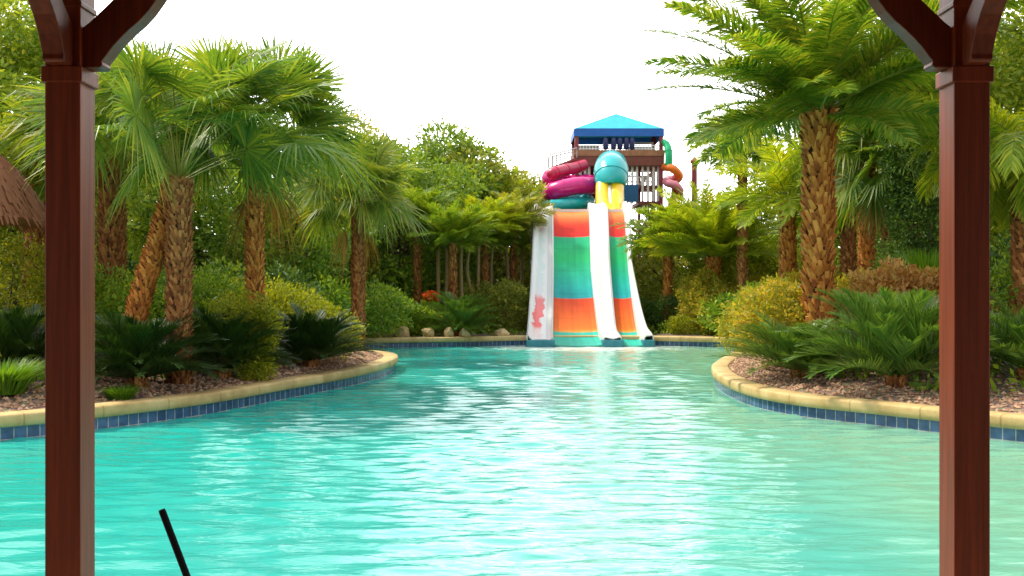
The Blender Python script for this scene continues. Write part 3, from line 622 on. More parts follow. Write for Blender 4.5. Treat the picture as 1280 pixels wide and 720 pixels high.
# external stair landing and railing left
m=MB(); A=np.array([X(686,TD),TD+.4,tz(210)])-TO; B=np.array([X(721,TD),TD+.4,tz(197)])-TO
m.prism([(A[0],A[2]-.12),(B[0],B[2]-.12),(B[0],B[2]),(A[0],A[2])],'y',A[1]-.5,A[1]+.5); sr=m.build('outer_stair',M['redpost'],tw)
for yy in (A[1]-.5,A[1]+.5):
    m=MB(); m.tube([(A[0],yy,A[2]+.62),(B[0],yy,B[2]+.45)],.035,6); m.tube([(A[0],yy,A[2]+.35),(B[0],yy,B[2]+.22)],.012,6)
    for k in range(8):
        t_=k/7; p_=A*(1-t_)+B*t_; m.tube([(p_[0],yy,p_[2]),(p_[0],yy,p_[2]+.62-.17*t_)],.022,5)
    m.build('stair_railing',M['steel'],sr)

# spiral flume: crimson, magenta, teal sections
sf=thing('spiral_flume','spiral tube flume in crimson, magenta and teal left of the tower','water slide',(X(712,46.5),46.5,.35)); SO=np.array([X(712,46.5),46.5,.35])
def sect(pts,r,mat,name='flume_section',flat=1.0,par=sf,O=SO,n=18,ribs=True):
    P=catmull(pts,8)-O; m=MB(); m.tube(P,r,n,0,sx=flat)
    o=m.build(name,mat,par,smooth=True)
    if ribs:
        for k in range(6,len(P)-3,8):
            m=MB(); rr=r if np.isscalar(r) else r[k]
            d=P[k+1]-P[k]; d/=np.linalg.norm(d); m.tube([P[k]-d*.03,P[k]+d*.03],rr*1.08,n,0,sx=flat)
            m.build('joint_flange',mat,o)
    return o
Q=lambda px,D_,py:(X(px,D_),D_,Z(py,D_))
sect([Q(731,47.6,206),Q(718,47.2,210),Q(704,46.6,213),Q(693,46.2,216),Q(688,46.3,219)],.27,M['crimson'])
sect([Q(688,46.6,221),Q(690,47,225),Q(712,47.6,229),Q(736,47.2,229),Q(742,46.6,231),Q(738,45.9,232),Q(722,45.6,232),Q(702,45.6,236),Q(690,45.9,240),Q(688,46.4,243)],.40,M['magenta'])
sect([Q(689,46.6,244),Q(700,47.2,247),Q(722,47.3,249),Q(736,46.6,251),Q(728,45.8,254),Q(706,45.4,256),Q(686,45.2,258),Q(681,44.9,259)],.28,M['teal'])
for px,py in ((696,248),(728,255)):
    m=MB(); p_=np.array(Q(px,46.3,py))-SO; m.tube([(p_[0],p_[1],-.1),(p_[0],p_[1],p_[2])],.10,10); m.build('support_leg',M['steel'],sf)
# bulb flume
bf=thing('bulb_flume','big teal bulb-shaped flume head above a yellow chute in front of the tower','water slide',(X(763,45),45,.35)); BO=np.array([X(763,45),45,.35])
P=catmull([Q(766,47.6,205),Q(765,46.8,206),Q(764,46.0,209),Q(764,45.2,215),Q(764,44.8,224),Q(764,44.7,233)],8)-BO
rr=np.interp(np.linspace(0,1,len(P)),[0,.12,.35,.6,.8,1],[.35,.55,.74,.80,.74,.62])
m=MB(); m.tube(P,rr,24); o=m.build('bulb_head',M['teal'],bf,smooth=True)
for k in (12,30): 
    m=MB(); d=P[k+1]-P[k]; d/=np.linalg.norm(d); m.tube([P[k]-d*.025,P[k]+d*.025],rr[k]*1.035,24); m.build('joint_flange',M['teal'],o)
for (pa,pb) in ((747,749),(771,772)):
    pass
P=np.array([Q(754,44.6,232),Q(754,44.0,248),Q(755,43.0,262),Q(757,41.8,270)])
sect(P,.34,M['yellow'],'chute',par=bf,O=BO,flat=1.0,ribs=False)
P=np.array([Q(770.5,44.6,232),Q(770.5,44.0,248),Q(770.5,43.0,262),Q(771,41.8,270)])
sect(P,.34,M['yellow'],'chute',par=bf,O=BO,ribs=False)
P=np.array([Q(762,44.3,233),Q(762.5,43.6,248),Q(764,42.7,262),Q(766,41.6,270)])
sect(P,.08,M['white'],'centre_rib',par=bf,O=BO,ribs=False)
m=MB(); p_=np.array(Q(764,45.6,225))-BO; m.tube([(p_[0],p_[1],-.1),(p_[0],p_[1],p_[2])],.13,10); m.build('support_leg',M['steel'],bf)
# right side flume pieces
rf=thing('side_flume','green chute over an orange and pink flume on the right side of the tower','water slide',(X(840,48.5),48.5,.35)); RO=np.array([X(840,48.5),48.5,.35])
sect([Q(829,48.6,176),Q(834,48.4,182),Q(836,48.2,192),Q(836,48.2,207)],np.interp(np.linspace(0,1,25),[0,.3,1],[.12,.17,.19]),M['green'],par=rf,O=RO)
sect([Q(829,48.9,209),Q(836,48.2,209),Q(844,48.1,213),Q(849,48.5,220),Q(847,49,224)],.2,M['orange'],par=rf,O=RO)
sect([Q(848,48.9,224),Q(840,49.2,224),Q(833,48.7,226),Q(836,48.1,229),Q(845,48.0,232),Q(850,48.4,238)],.2,M['pink'],par=rf,O=RO)
sect([Q(850,48.4,238),Q(848,48.9,243),Q(842,48.6,248),Q(840,48.0,256)],.2,M['crimson'],par=rf,O=RO)
m=MB(); p_=np.array(Q(842,48.6,225))-RO; m.tube([(p_[0],p_[1],-.1),(p_[0],p_[1],p_[2])],.10,10); m.build('support_leg',M['redpost'],rf)
t=thing('red_column','slim red column with a tiled cap right of the slide tower','column',(X(868,50),50,.35))
m=MB(); m.tube([(0,0,-.1),(0,0,Z(204,50)-.35)],.14,12); m.build('shaft',M['redpost'],t)
m=MB(); m.tube([(0,0,Z(204,50)-.35),(0,0,Z(201,50)-.35),(0,0,Z(196,50)-.35)],[.22,.22,.03],12); m.build('cap',M['brown'],t)

#==PLANTS==
# ------------------------------------------------------------------ left bed palms
fan_palm('tall fan palm with long green stalks, upright trunk nearest the left post',X(224,17),17,Z(226,17),.185,.18,30,1.85,1.15,'fan_green',11,nb=60,sc=.09,emin=.45,hang=.32,group='fan palms in the left bed',dead=0)
fan_palm('leaning fan palm whose trunk crosses to join the upright one',X(150,16.9),16.9,Z(222,17.6),.165,.155,17,1.5,1.1,'fan_green',12,emin=.3,hang=.32,lean=(X(222,17.5)-X(150,16.9),.6),nb=54,sc=.09,group='fan palms in the left bed',trunkmat='scale_orange')
fan_palm('fan palm with slim orange trunk and drooping dry skirt, centre of the left bed',X(319,19.5),19.5,Z(184,19.5),.145,.14,32,1.3,1.25,'fan_green',13,nb=56,sc=.09,dead=2,trunkmat='scale_orange',group='fan palms in the left bed',emin=.08,hang=.25)
fan_palm('dark-trunked fan palm in shade directly behind the left wooden post',X(140,20.5),20.5,Z(185,20.5),.26,.24,34,1.2,1.1,'fan_olive',14,group='fan palms in the left bed',nb=44,emin=0)
fan_palm('short fan palm with olive crown and yellow stalks behind the rocks',X(448,27.5),27.5,Z(252,27.5),.17,.16,38,1.1,1.05,'fan_olive',15,nb=40,dead=2,group='fan palms in the left bed',emin=-.1,trunkmat='scale_brown')
feather_palm('shaggy palm at the far left edge under the leafy tree',X(44,21),21,Z(205,21),.2,.18,34,1.7,.5,'feather_green',16,trunkmat='scale_brown',nl=40,group=None)
# clump palms near the slide
for k,(px,D_,py,rr,mt,lab) in enumerate([(566,35.7,305,1.9,'feather_green','small palm with round green crown and clustered pale stems left of the slide'),(606,38.5,292,1.8,'feather_bright','slim palm just right of the round clump palm'),(642,40,285,1.8,'tree_olive','last palm of the grove, its fronds touching the slide wall'),(522,37,280,1.8,'feather_green','dark green palm behind the rocks and the short fan palm'),(624,45,262,2.2,'feather_bright','taller palm at the back of the grove beside the slide')]):
    feather_palm(lab,X(px,D_),D_,Z(py,D_),.11,.10,54,rr,.42,mt,30+k,trunkmat='scale_brown',nl=60,lw=.028,droop=.9,name='grove_palm',group='palm grove left of the slide',sc=.1,emin=.2)
for k,(px,D_) in enumerate([(548,36.6),(557,36.9),(577,36.8),(588,37.4),(598,37.8),(616,39),(632,39.6),(652,40.5)]):
    t=thing('slim_palm_stem',['pale bare palm stem','slightly leaning bare palm stem'][k%2]+' standing '+['left of the orange flowers','behind the orange flowers','right of the round clump palm trunk','between the clump palm and the slim palm','close to the slim palm trunk, on its left','close to the slim palm trunk, on its right','between the slim palm and the last palm','touching the slide side wall'][k],'palm stem',(X(px,D_),D_,gz(X(px,D_),D_)),'bare stems in the palm grove')
    m=MB(); rg=np.random.default_rng(k); m.tube(catmull([(0,0,-.1),(rg.normal(0,.04),0,1.2),(rg.normal(0,.05),0,2.4),(0,0,3.4)],5),.065,8); m.build('stem',M['pale_stem'],t)
    m=MB()
    for q_ in range(16): frond(m,(0,0,3.3),q_*2.4,1.2-q_*.07,1.1,1.0,26,.3,.03,rg,rr=.01)
    m.build('crown',[M['feather_green'],M['petiole']],t)
for k,(px,dx) in enumerate([(549,-.15),(556,-.1),(572,.1),(580,.2)]):
    pass
# ------------------------------------------------------------------ right bed palms
feather_palm('big date palm with thick orange diamond-patterned trunk and long golden fronds',X(1023,19),19,Z(142,19),.25,.25,66,3.4,.6,'feather_gold',51,nl=125,lw=.033,sc=.14,droop=.9,emin=.02,emax=1.4,dead=0,hang=.5)
fan_palm('slender palm with shaggy trunk just right of the big date palm',X(1083,24),24,Z(178,24),.16,.17,34,1.1,1.0,'fan_olive',52,group='slender palms behind the big date palm',dead=6,trunkmat='scale_orange',emin=-.1)
fan_palm('slender palm close to the ivy-covered tree',X(1112,23),23,Z(215,23),.15,.15,26,.8,.8,'fan_green',53,group='slender palms behind the big date palm',dead=5)
feather_palm('short dark-stemmed palm glimpsed between the big date palm and the slender ones',X(1060,26),26,Z(245,26),.17,.16,28,2.0,.5,'feather_bright',54,nl=36,lw=.05,group='slender palms behind the big date palm',trunkmat='scale_brown')
feather_palm('young palm with a wide low fountain of green fronds right of the slide',X(892,36.5),36.5,Z(322,36.5),.26,.24,100,3.1,.5,'feather_bright',55,nl=90,lw=.028,droop=.85,emin=.35,trunkmat='scale_orange',hang=.3)
feather_palm('thin-stemmed palm on the skyline between the tower and the big date palm',X(928,35),35,Z(180,35),.13,.13,34,2.0,.55,'feather_gold',56,nl=60,lw=.04,trunkmat='scale_brown')
feather_palm('yellow-fronded palm beside the left edge of the big date trunk',X(985,27),27,Z(250,27),.2,.18,36,2.4,.55,'feather_bright',57,nl=70,lw=.03,emin=-.1,trunkmat='scale_orange')
feather_palm('low palm behind the hedge, nearest the slide on its right',X(835,38),38,Z(305,38),.15,.14,40,2.2,.5,'feather_gold',58,nl=60,lw=.035,emin=0,trunkmat='scale_orange')
feather_palm('palm with long weeping fronds behind the right wooden post',X(1282,17.5),17.5,Z(190,17.5),.2,.19,46,1.9,.5,'feather_bright',59,nl=70,lw=.03,droop=2.2,emin=-.6,trunkmat='scale_brown',hang=.9)
feather_palm('tall date palm whose crown fills the top right behind the brace',X(1150,26),26,Z(45,26),.25,.25,50,2.8,.6,'feather_green',60,nl=80,lw=.035,droop=1.2,emin=-.2)
# ------------------------------------------------------------------ cycads
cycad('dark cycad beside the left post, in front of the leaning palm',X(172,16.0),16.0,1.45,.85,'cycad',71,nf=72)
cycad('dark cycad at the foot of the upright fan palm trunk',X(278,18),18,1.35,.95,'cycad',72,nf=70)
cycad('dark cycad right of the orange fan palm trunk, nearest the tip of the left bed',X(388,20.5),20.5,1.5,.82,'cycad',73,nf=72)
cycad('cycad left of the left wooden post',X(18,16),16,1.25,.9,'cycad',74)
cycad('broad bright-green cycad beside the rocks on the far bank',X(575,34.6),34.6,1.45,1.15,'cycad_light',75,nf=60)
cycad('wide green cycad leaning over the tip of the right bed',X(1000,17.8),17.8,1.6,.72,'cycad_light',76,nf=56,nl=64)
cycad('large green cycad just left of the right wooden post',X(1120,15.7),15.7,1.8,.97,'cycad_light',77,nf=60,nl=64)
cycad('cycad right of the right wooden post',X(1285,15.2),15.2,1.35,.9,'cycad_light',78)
# ------------------------------------------------------------------ shrubs
shrub('yellow-green shrub mound behind the cycads at the tip of the left bed',X(365,22.5),22.5,[(0,0,.7,1.0,.9,.75),(-.9,.2,.8,.9,.8,.8),(.8,-.2,.45,.8,.7,.55)],15000,.09,'shrub_yellow',81)
shrub('leafy green shrub around the orange fan palm trunk',X(318,18.3),18.3,[(0,0,.45,.38,.4,.6),(-.35,.4,1.0,.7,.5,.55),(.1,-.3,.15,.35,.35,.3),(.05,.3,.9,.35,.4,.4)],9000,.07,'shrub_yellow',82,shell=.6)
shrub('loose green shrub behind the leaning trunk',X(190,19.5),19.5,[(0,0,.7,1.1,.8,.8),(-1.2,.3,.8,1.0,.8,.9),(1.0,.5,.9,.9,.7,.8)],13000,.10,'shrub_green',83)
shrub('green shrub at the far left below the brown thatch',X(10,19.5),19.5,[(0,0,1.0,1.1,.9,1.0),(-1.3,0,.9,1,1,1),(1.0,.3,.7,.8,.8,.7)],13000,.09,'shrub_yellow',84)
shrub('rounded green shrub behind the pale rocks on the far bank',X(470,32.5),35.0,[(0,0,.75,1.2,.8,.85),(-1.2,.2,.6,.9,.8,.7),(1.1,.3,.5,.8,.6,.55)],12000,.12,'shrub_green',85)
shrub('olive shrub between the far cycad and the slide wall',X(635,36.5),37.5,[(0,0,.9,1.1,.8,1.0),(-1.2,.3,.9,.9,.8,.9),(.7,.1,.5,.6,.6,.6)],12000,.12,'tree_olive',86)
shrub('clipped dark hedge on the far bank right of the slide',X(840,38),37.6,[(0,0,.6,1.3,.7,.75),(-1.5,0,.55,1.0,.7,.7),(1.5,0,.6,1.1,.7,.75)],15000,.11,'shrub_dark',87)
shrub('small bright ball-shaped bush on the far bank',X(853,35.6),35.6,[(0,0,.3,.52,.45,.33)],3000,.08,'shrub_yellow',88)
shrub('large golden shrub at the back of the right bed',X(918,35.6),35.6,[(-.5,0,.8,1.1,1.0,1.0),(.7,.2,1.0,1.2,.9,1.1),(-.9,.6,1.3,1.0,.9,1.0),(2.0,.2,1.0,1.3,.9,1.0)],30000,.12,'shrub_gold',89)
shrub('bright green shrub above the golden one',X(925,37),37,[(0,0,2.2,1.5,1.0,.9),(-1.2,.2,2.0,1.0,.8,.8),(1.6,.3,2.4,1.4,.9,.9)],20000,.10,'shrub_yellow',90)
shrub('golden-leaved shrub at the foot of the big date palm',X(1030,20),20,[(-.9,-.3,.85,.9,.7,.7),(.4,-.3,.9,1.0,.7,.75),(1.5,0,1.05,.9,.7,.7)],15000,.12,'shrub_gold',91)
shrub('rusty brown shrub left of the right wooden post',X(1120,18.6),18.6,[(0,0,1.0,.9,.6,.75),(.9,0,1.0,.8,.6,.7)],9000,.13,'shrub_rust',92)
shrub('orange-gold shrub left of the big date palm trunk',X(975,25.5),26,[(0,0,.9,1.1,.8,.8),(1.0,.2,1.2,1.1,.8,.8),(-.6,.2,.5,.8,.7,.6)],18000,.10,'shrub_gold',96)
shrub('green shrub behind the foot of the big date palm',X(1000,28),28,[(0,0,.8,1.0,.7,.8),(1.0,.2,.8,.9,.7,.7)],9000,.10,'shrub_green',93)
shrub('green shrub at the far right edge behind the cycad',X(1270,18),18,[(0,0,.8,1.0,.8,.8),(1.2,0,.9,1,.8,.9)],9000,.10,'shrub_green',94)
# tall grass clump
rng=np.random.default_rng(5)
def grass_clump(label,x,y,h,r,n,seed):
    rng=np.random.default_rng(seed); m=MB()
    a=rng.random(n)*6.28; q=rng.random(n)**.5*r*.5; b=np.stack([np.cos(a)*q,np.sin(a)*q,np.zeros(n)],1)
    o=np.stack([np.cos(a),np.sin(a),np.zeros(n)],1)*(r*rng.random(n)**.8)[:,None]; hh=h*rng.uniform(.6,1.05,n)[:,None]; U=np.array([0,0,1.])
    W=np.stack([-np.sin(a),np.cos(a),np.zeros(n)],1)*.008*(1+h)
    V=np.stack([b-W,b+W,b+o*.35+U*hh*.6+W*.8,b+o*.35+U*hh*.6-W*.8,b+o+U*hh*.95+W*.1,b+o+U*hh*.95-W*.1],1).reshape(-1,3)
    k=np.arange(n)[:,None]*6; m.add(V,np.concatenate([k+[0,1,2,3],k+[3,2,4,5]]))
    tag(m.build('grass_clump',M['grass'],loc=(x,y,gz(x,y))),label,'grass clump')
grass_clump('tall bright green grass clump left of the right wooden post',X(1160,20),20,2.0,.75,1400,1)
grass_clump('low light-green grass tuft at the lower left beside the coping',X(12,14.6),14.4,.5,.6,900,2)
grass_clump('small grass tuft beside the left wooden post',X(150,14.9),14.95,.22,.35,350,3)
# ivy-covered tree
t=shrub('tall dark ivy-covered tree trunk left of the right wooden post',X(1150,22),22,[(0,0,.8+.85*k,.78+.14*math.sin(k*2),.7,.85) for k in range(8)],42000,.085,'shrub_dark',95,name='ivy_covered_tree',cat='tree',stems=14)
# orange flowers
rng=np.random.default_rng(9)
t=thing('flowering_plant','small plant with orange-red flowers behind the far cycad','flowering plant',(X(539,36),36,gz(X(539,36),36)))
m=MB(); leafcloud(m,[(0,0,1.35,.27,.2,.14)],260,.1,rng,asp=.9); m.build('flowers',M['flower'],t)
m=MB(); leafcloud(m,[(0,0,.7,.45,.35,.6)],900,.12,rng); m.build('foliage',M['shrub_green'],t)
# rocks
import bmesh
def rock(label,px,D_,w,h,seed,z=None):
    bm=bmesh.new(); bmesh.ops.create_icosphere(bm,subdivisions=3,radius=1); r=random.Random(seed)
    offs=[Vector((r.uniform(-1,1),r.uniform(-1,1),r.uniform(-1,1))).normalized() for _ in range(9)]; ds=[r.uniform(.55,.85) for _ in offs]
    for v in bm.verts:
        for o,dd in zip(offs,ds):
            k=v.co.dot(o)
            if k>dd: v.co-=o*(k-dd)
        v.co+=v.co*.04*math.sin(v.co.x*9+seed)*math.sin(v.co.z*8)
        v.co.x*=w/2*1.25; v.co.y*=w/2; v.co.z*=h/2*1.25
    me=bpy.data.meshes.new('rock'); bm.to_mesh(me); bm.free(); me.materials.append(M['rock'])
    o=bpy.data.objects.new('rock',me); COL.objects.link(o); x=X(px,D_); o.location=(x,D_,gz(x,D_)+h*.38); tag(o,label,'rock','pale rocks on the far bank')
for k,(px,D_,w,h,lab) in enumerate([(454.5,34.0,.5,.34,'leftmost pale rock below the green shrub on the far bank'),(472,33.7,.3,.24,'small low rock between the leftmost rock and the greenish one'),(488,34.2,.45,.42,'greenish pale rock below the rounded shrub'),(504,34.0,.44,.4,'pinkish rock touching the greenish one'),(534,33.9,.4,.42,'pale upright rock left of the far cycad'),(560,33.9,.32,.38,'pointed rock under the left fronds of the far cycad'),(581,34.0,.32,.34,'small rock under the middle of the far cycad'),(627,34.8,.45,.3,'rock near the slide wall at the right of the far cycad')]): rock(lab,px,D_,w,h,k+3)

# gravel and mulch (uncountable)
rng=np.random.default_rng(77); n=60000
gx_=rng.uniform(-9.5,9.5,n); gy_=rng.uniform(11,30,n); dd=bank_dist(gx_,gy_); ok=(~in_pool(gx_,gy_))&(dd>.32)&(dd<3.2)&(rng.random(n)<np.clip(1.5-dd/2.4,0,1)); gx_=gx_[ok];gy_=gy_[ok];dd=dd[ok]; n=len(gx_)
zz=relief(gx_,gy_,dd); s=(rng.uniform(.018,.05,n)); R3=rng.uniform(.6,1.3,(n,3))
base=np.array([(1,0,0),(0,1,0),(-1,0,0),(0,-1,0),(0,0,.7),(0,0,-.6)])
th=rng.random(n)*6.28; B_=base[None]*R3[:,None,:]*s[:,None,None]; c,s_=np.cos(th)[:,None],np.sin(th)[:,None]
V=np.stack([B_[...,0]*c-B_[...,1]*s_,B_[...,0]*s_+B_[...,1]*c,B_[...,2]+rng.normal(0,.004,(n,6))],-1)+np.stack([gx_,gy_,zz+.008],1)[:,None,:]
k=np.arange(n)[:,None]*6
mb=MB(); mb.add(V.reshape(-1,3),np.concatenate([k+f for f in ([0,1,4],[1,2,4],[2,3,4],[3,0,4],[1,0,5],[2,1,5],[3,2,5],[0,3,5])]))
tag(mb.build('gravel',M['gravel']),'pinkish brown gravel mulch between coping and plants','gravel',kind='stuff')
# low ground cover deeper in the beds
n=90000; gx_=rng.uniform(-16,16,n); gy_=rng.uniform(13,48,n); dd=bank_dist(gx_,gy_)
pat=np.sin(gx_*1.7+np.sin(gy_*1.1))*np.sin(gy_*1.3+gx_*.5)
ok=(~in_pool(gx_,gy_))&(dd>1.1)&(pat>-.35+1.2*np.clip(1.6-dd,0,1)); gx_=gx_[ok];gy_=gy_[ok];dd=dd[ok]; n=len(gx_)
zz=relief(gx_,gy_,dd)+rng.random(n)**1.5*.35*np.clip(dd-1,.2,1); d=unit(rng.normal(0,1,(n,3))+[0,0,.9]); W=unit(np.cross(d,rng.normal(size=(n,3)))); l=rng.uniform(.08,.2,n)[:,None]; P=np.stack([gx_,gy_,zz],1)
V=np.stack([P,P+d*l*.5+W*l*.2,P+d*l,P+d*l*.5-W*l*.2],1).reshape(-1,3); k=np.arange(n)[:,None]*4
mb=MB(); mb.add(V,k+[0,1,2,3]); tag(mb.build('ground_cover',M['shrub_green']),'low leafy ground cover under the palms','ground cover',kind='stuff')

# ------------------------------------------------------------------ background trees
bt=[ # px, D, top py, crown r, n, mat, label
(15,25,5,3.0,48000,'tree_light','tall light-leaved tree filling the upper left corner'),
(118,30,30,2.6,16000,'tree_light','pale feathery tree top rising between post and fan palms'),
(250,34,150,3.2,20000,'tree_green','dense green tree behind the two crossing palm trunks'),
(350,32,165,2.8,18000,'tree_green','green tree behind the palm with the dry skirt'),
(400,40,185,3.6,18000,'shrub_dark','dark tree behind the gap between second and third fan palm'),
(445,46,150,3.2,15000,'tree_olive','olive tree crown above the short fan palm'),
(500,40,190,3.2,22000,'tree_green','mid-green tree between the short fan palm and the grove'),
(556,46,160,3.4,22000,'tree_green','tallest dark tree on the skyline left of the slide'),
(602,46,198,3.6,24000,'tree_olive','rounded olive tree at the skyline above the grove'),
(645,50,226,3.2,18000,'tree_olive','low tree on the skyline just left of the slide top'),
(175,40,120,3.6,16000,'tree_green','shaded tree far behind the left post'),
(60,36,150,3.4,16000,'tree_green','tree behind the thatched shelter'),
(838,44,262,3.0,10000,'tree_olive','low tree behind the tower foot on its right'),
(870,50,262,3.2,12000,'tree_green','tree behind the fountain-shaped young palm'),
(950,46,255,3.4,14000,'tree_light','light green tree right of the young palm'),
(1010,44,180,3.4,15000,'tree_light','yellow-green tree behind the big date trunk'),
(1075,40,90,3.6,18000,'tree_green','tree behind the slender palms'),
(1150,36,40,3.4,20000,'tree_green','high tree behind the ivy-covered trunk'),
(1215,32,60,3.0,18000,'tree_green','tree directly behind the right wooden post'),
(1275,27,15,2.9,34000,'tree_light','bright willow-like tree filling the upper right edge'),
]
for k,(px,D_,py,cr,n,mt,lab) in enumerate(bt):
    g=gz(X(px,D_),D_); tree(lab,X(px,D_),D_,Z(py,D_)-g,cr,n,.13+.0022*D_,mt,200+k,crown_lo=.22,base=g)
# understorey thicket between trunks, on both sides
un=[(60,27,1.8),(130,28,1.6),(215,27,1.7),(285,27,1.8),(350,29,1.7),(420,33,1.6),(505,40,1.6),(545,42,1.5),(610,43,1.5),(650,44,1.5),(810,44,1.5),(860,44,1.5),(915,40,1.6),(965,34,1.6),(1010,30,1.8),(1075,29,1.8),(1120,27,1.9),(1210,24,1.9),(1275,23,2.0)]
words=['behind the thatched shelter','behind the left post','behind the crossing trunks','left of the orange trunk','right of the orange trunk','near the red chair','left of the orange flowers','behind the orange flowers','behind the grove stems','touching the slide on its left','touching the slide on its right','behind the hedge','behind the young palm','behind the golden shrub','left of the big date trunk','right of the big date trunk','at the foot of the ivy tree','behind the right post','at the far right edge']
for k,(px,D_,h) in enumerate(un):
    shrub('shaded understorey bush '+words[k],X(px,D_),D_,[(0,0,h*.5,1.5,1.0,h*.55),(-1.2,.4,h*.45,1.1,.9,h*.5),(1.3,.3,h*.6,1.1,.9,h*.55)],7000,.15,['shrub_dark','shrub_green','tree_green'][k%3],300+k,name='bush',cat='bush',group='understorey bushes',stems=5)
# far wood line closing the horizon
rng=np.random.default_rng(3); bl=[]
for a in np.linspace(-1.15,1.15,60):
    R_=rng.uniform(85,105); h=rng.uniform(4,6.2); bl.append((math.sin(a)*R_,math.cos(a)*R_,h*.5,4,3.5,h*.62))
m=MB(); leafcloud(m,bl,60000,.7,rng,shell=.4); tag(m.build('far_wood',M['tree_olive']),'distant belt of trees closing the horizon','wood',kind='stuff')

# ------------------------------------------------------------------ small things behind the beds
t=thing('low_building','long low white building glimpsed through the trees at left','building',(X(300,52),54,.3))
m=MB(); m.box(-10,6,-2,2,-.2,3.6); m.build('wall',C('white_render',(.75,.75,.72),.7,.06),t)
m=MB(); m.prism([(-2.5,3.6),(2.5,3.6),(0,4.6)],'x',-10.4,6.4); m.build('roof',C('grey_roof',(.5,.48,.45),.7),t)
for k in range(7):
    m=MB(); xx=-8.8+k*2.3; m.box(xx,xx+1.1,-2.03,-1.98,1.0,2.4); m.build('window',C('dark_glass',(.03,.05,.06),.1) if k==0 else bpy.data.materials['dark_glass'],t)
# thatched shelter
t=thing('thatched_shelter','brown thatched shelter partly in frame at the left edge','shelter',(X(-42,18),18,gz(X(-42,18),18)))
g=gz(X(-42,18),18)
m=MB(); rngt=np.random.default_rng(8); H0=Z(275,18)-g; H1=Z(160,18)-g; n=5000
m.tube([(0,0,H0),(0,0,H0+(H1-H0)*.55),(0,0,H1)],[1.45,.85,.05],28,0)
a=rngt.random(n)*6.28; f=rngt.random(n); rr=np.interp(f,[0,.55,1],[1.48,.88,.08]); zz=H0+(H1-H0)*f; u=np.stack([np.cos(a),np.sin(a),np.zeros(n)],1); tg=np.stack([-np.sin(a),np.cos(a),np.zeros(n)],1)
c=u*rr[:,None]+np.stack([0*a,0*a,zz],1); dn=unit(u*.55-np.array([0,0,1.])); w=.02
V=np.stack([c-tg*w,c+tg*w,c+dn*.2+u*.02+tg*w*.5,c+dn*.2+u*.02-tg*w*.5],1).reshape(-1,3); m.add(V,np.arange(n)[:,None]*4+[0,1,2,3],0)
m.build('thatch',island('thatch',[(.20,.07,.03),(.25,.09,.035),(.30,.115,.05)]),t)
m=MB(); m.tube([(0,0,-.1),(0,0,H1-.2)],.09,12); m.build('pole',M['bark'],t)
# red slatted chair
x=X(404,33); t=thing('garden_chair','small red slatted chair half hidden behind the yellow-green shrub','chair',(x,33,gz(x,33)+.0))
rc=C('red_paint',(.5,.02,.02),.4)
for k in range(4):
    m=MB(); m.box(-.24+k*.13,-.16+k*.13,.2,.23,.4,1.15); m.build('back_slat',rc,t)
m=MB(); m.box(-.26,.26,-.25,.26,.4,.44); m.build('seat',rc,t)
for sx_ in (-.23,.23):
    for sy in (-.22,.23):
        m=MB(); m.box(sx_-.03,sx_+.03,sy-.03,sy+.03,0,.4); m.build('leg',rc,t)

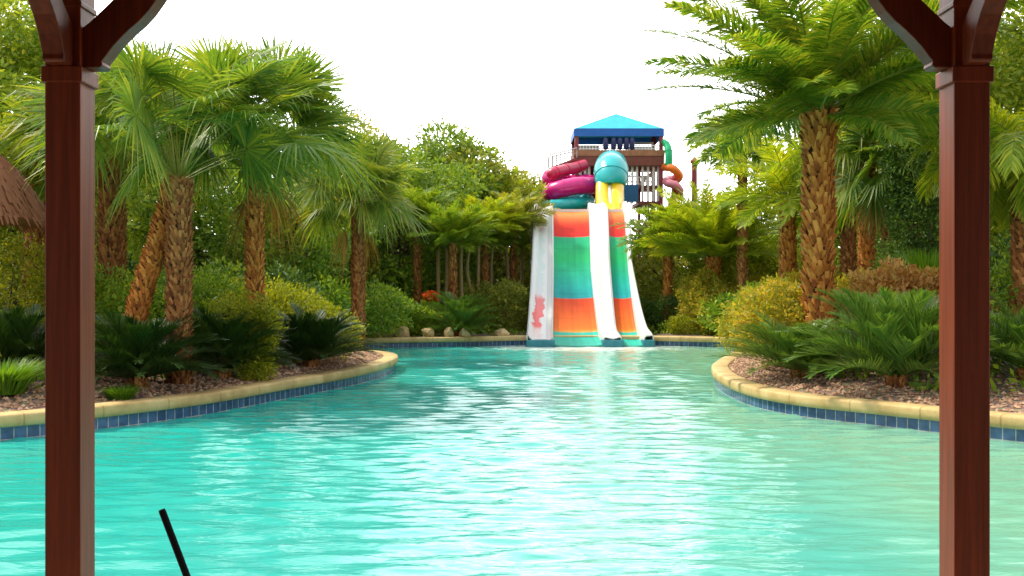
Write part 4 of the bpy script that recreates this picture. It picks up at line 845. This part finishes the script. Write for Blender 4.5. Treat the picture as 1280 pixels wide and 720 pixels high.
#==LIGHT==
cam=bpy.data.cameras.new('camera'); co=bpy.data.objects.new('camera',cam); COL.objects.link(co); S.camera=co
co.location=(0,0,EYE); co.rotation_euler=(PI/2,0,0); cam.sensor_width=36; cam.lens=35; cam.clip_end=4000; cam.clip_start=.05
sun_dir=Vector((-.55,.22,.80)).normalized()
el=math.asin(sun_dir.z); az=math.atan2(sun_dir.x,sun_dir.y)
ld=bpy.data.lights.new('sun','SUN'); ld.energy=3.4; ld.angle=math.radians(8); ld.color=(1,.90,.72)
lo=bpy.data.objects.new('sun',ld); COL.objects.link(lo); lo.rotation_euler=(-sun_dir).to_track_quat('-Z','Y').to_euler()
w=bpy.data.worlds.new('World'); S.world=w; w.use_nodes=True; nt=w.node_tree; nt.nodes.clear(); L=nt.links.new
out=nt.nodes.new('ShaderNodeOutputWorld'); bg=nt.nodes.new('ShaderNodeBackground'); bg.inputs[1].default_value=.1
sk=nt.nodes.new('ShaderNodeTexSky'); sk.sky_type='NISHITA'; sk.sun_disc=False; sk.sun_elevation=el; sk.sun_rotation=az; sk.dust_density=6; sk.air_density=1
tc=nt.nodes.new('ShaderNodeTexCoord'); sx=nt.nodes.new('ShaderNodeSeparateXYZ'); L(tc.outputs['Generated'],sx.inputs[0])
# thin white overcast: brightest low ahead, duller behind and overhead
r=ramp(nt,[(0,(8,8,8)),(.5,(12,12,12)),(.84,(15,15,15)),(.94,(25,25,24.5)),(1,(44,44,43))]); mr=nt.nodes.new('ShaderNodeMapRange'); mr.inputs['From Min'].default_value=-1; mr.inputs['From Max'].default_value=1; L(sx.outputs[1],mr.inputs[0]); L(mr.outputs[0],r.inputs[0])
nz=nt.nodes.new('ShaderNodeTexNoise'); nz.inputs['Scale'].default_value=2.2; nz.inputs['Detail'].default_value=5; L(tc.outputs['Generated'],nz.inputs['Vector'])
r2=ramp(nt,[(.3,(.94,.94,.95)),(.7,(1.04,1.04,1.04))]); L(nz.outputs[0],r2.inputs[0])
m1=nt.nodes.new('ShaderNodeMix'); m1.data_type='RGBA'; m1.blend_type='MULTIPLY'; m1.inputs['Factor'].default_value=1; L(r.outputs[0],m1.inputs['A']); L(r2.outputs[0],m1.inputs['B'])
m2=nt.nodes.new('ShaderNodeMix'); m2.data_type='RGBA'; m2.inputs['Factor'].default_value=.88; L(sk.outputs[0],m2.inputs['A']); L(m1.outputs['Result'],m2.inputs['B'])
L(m2.outputs['Result'],bg.inputs[0]); L(bg.outputs[0],out.inputs[0])
S.view_settings.view_transform='Standard'; S.view_settings.look='None'; S.view_settings.exposure=.5; S.view_settings.gamma=1; S.view_settings.use_curve_mapping=False
S.render.engine='CYCLES'; S.cycles.max_bounces=6; S.cycles.transparent_max_bounces=4; S.cycles.diffuse_bounces=3
S.render.resolution_x=1024; S.render.resolution_y=576
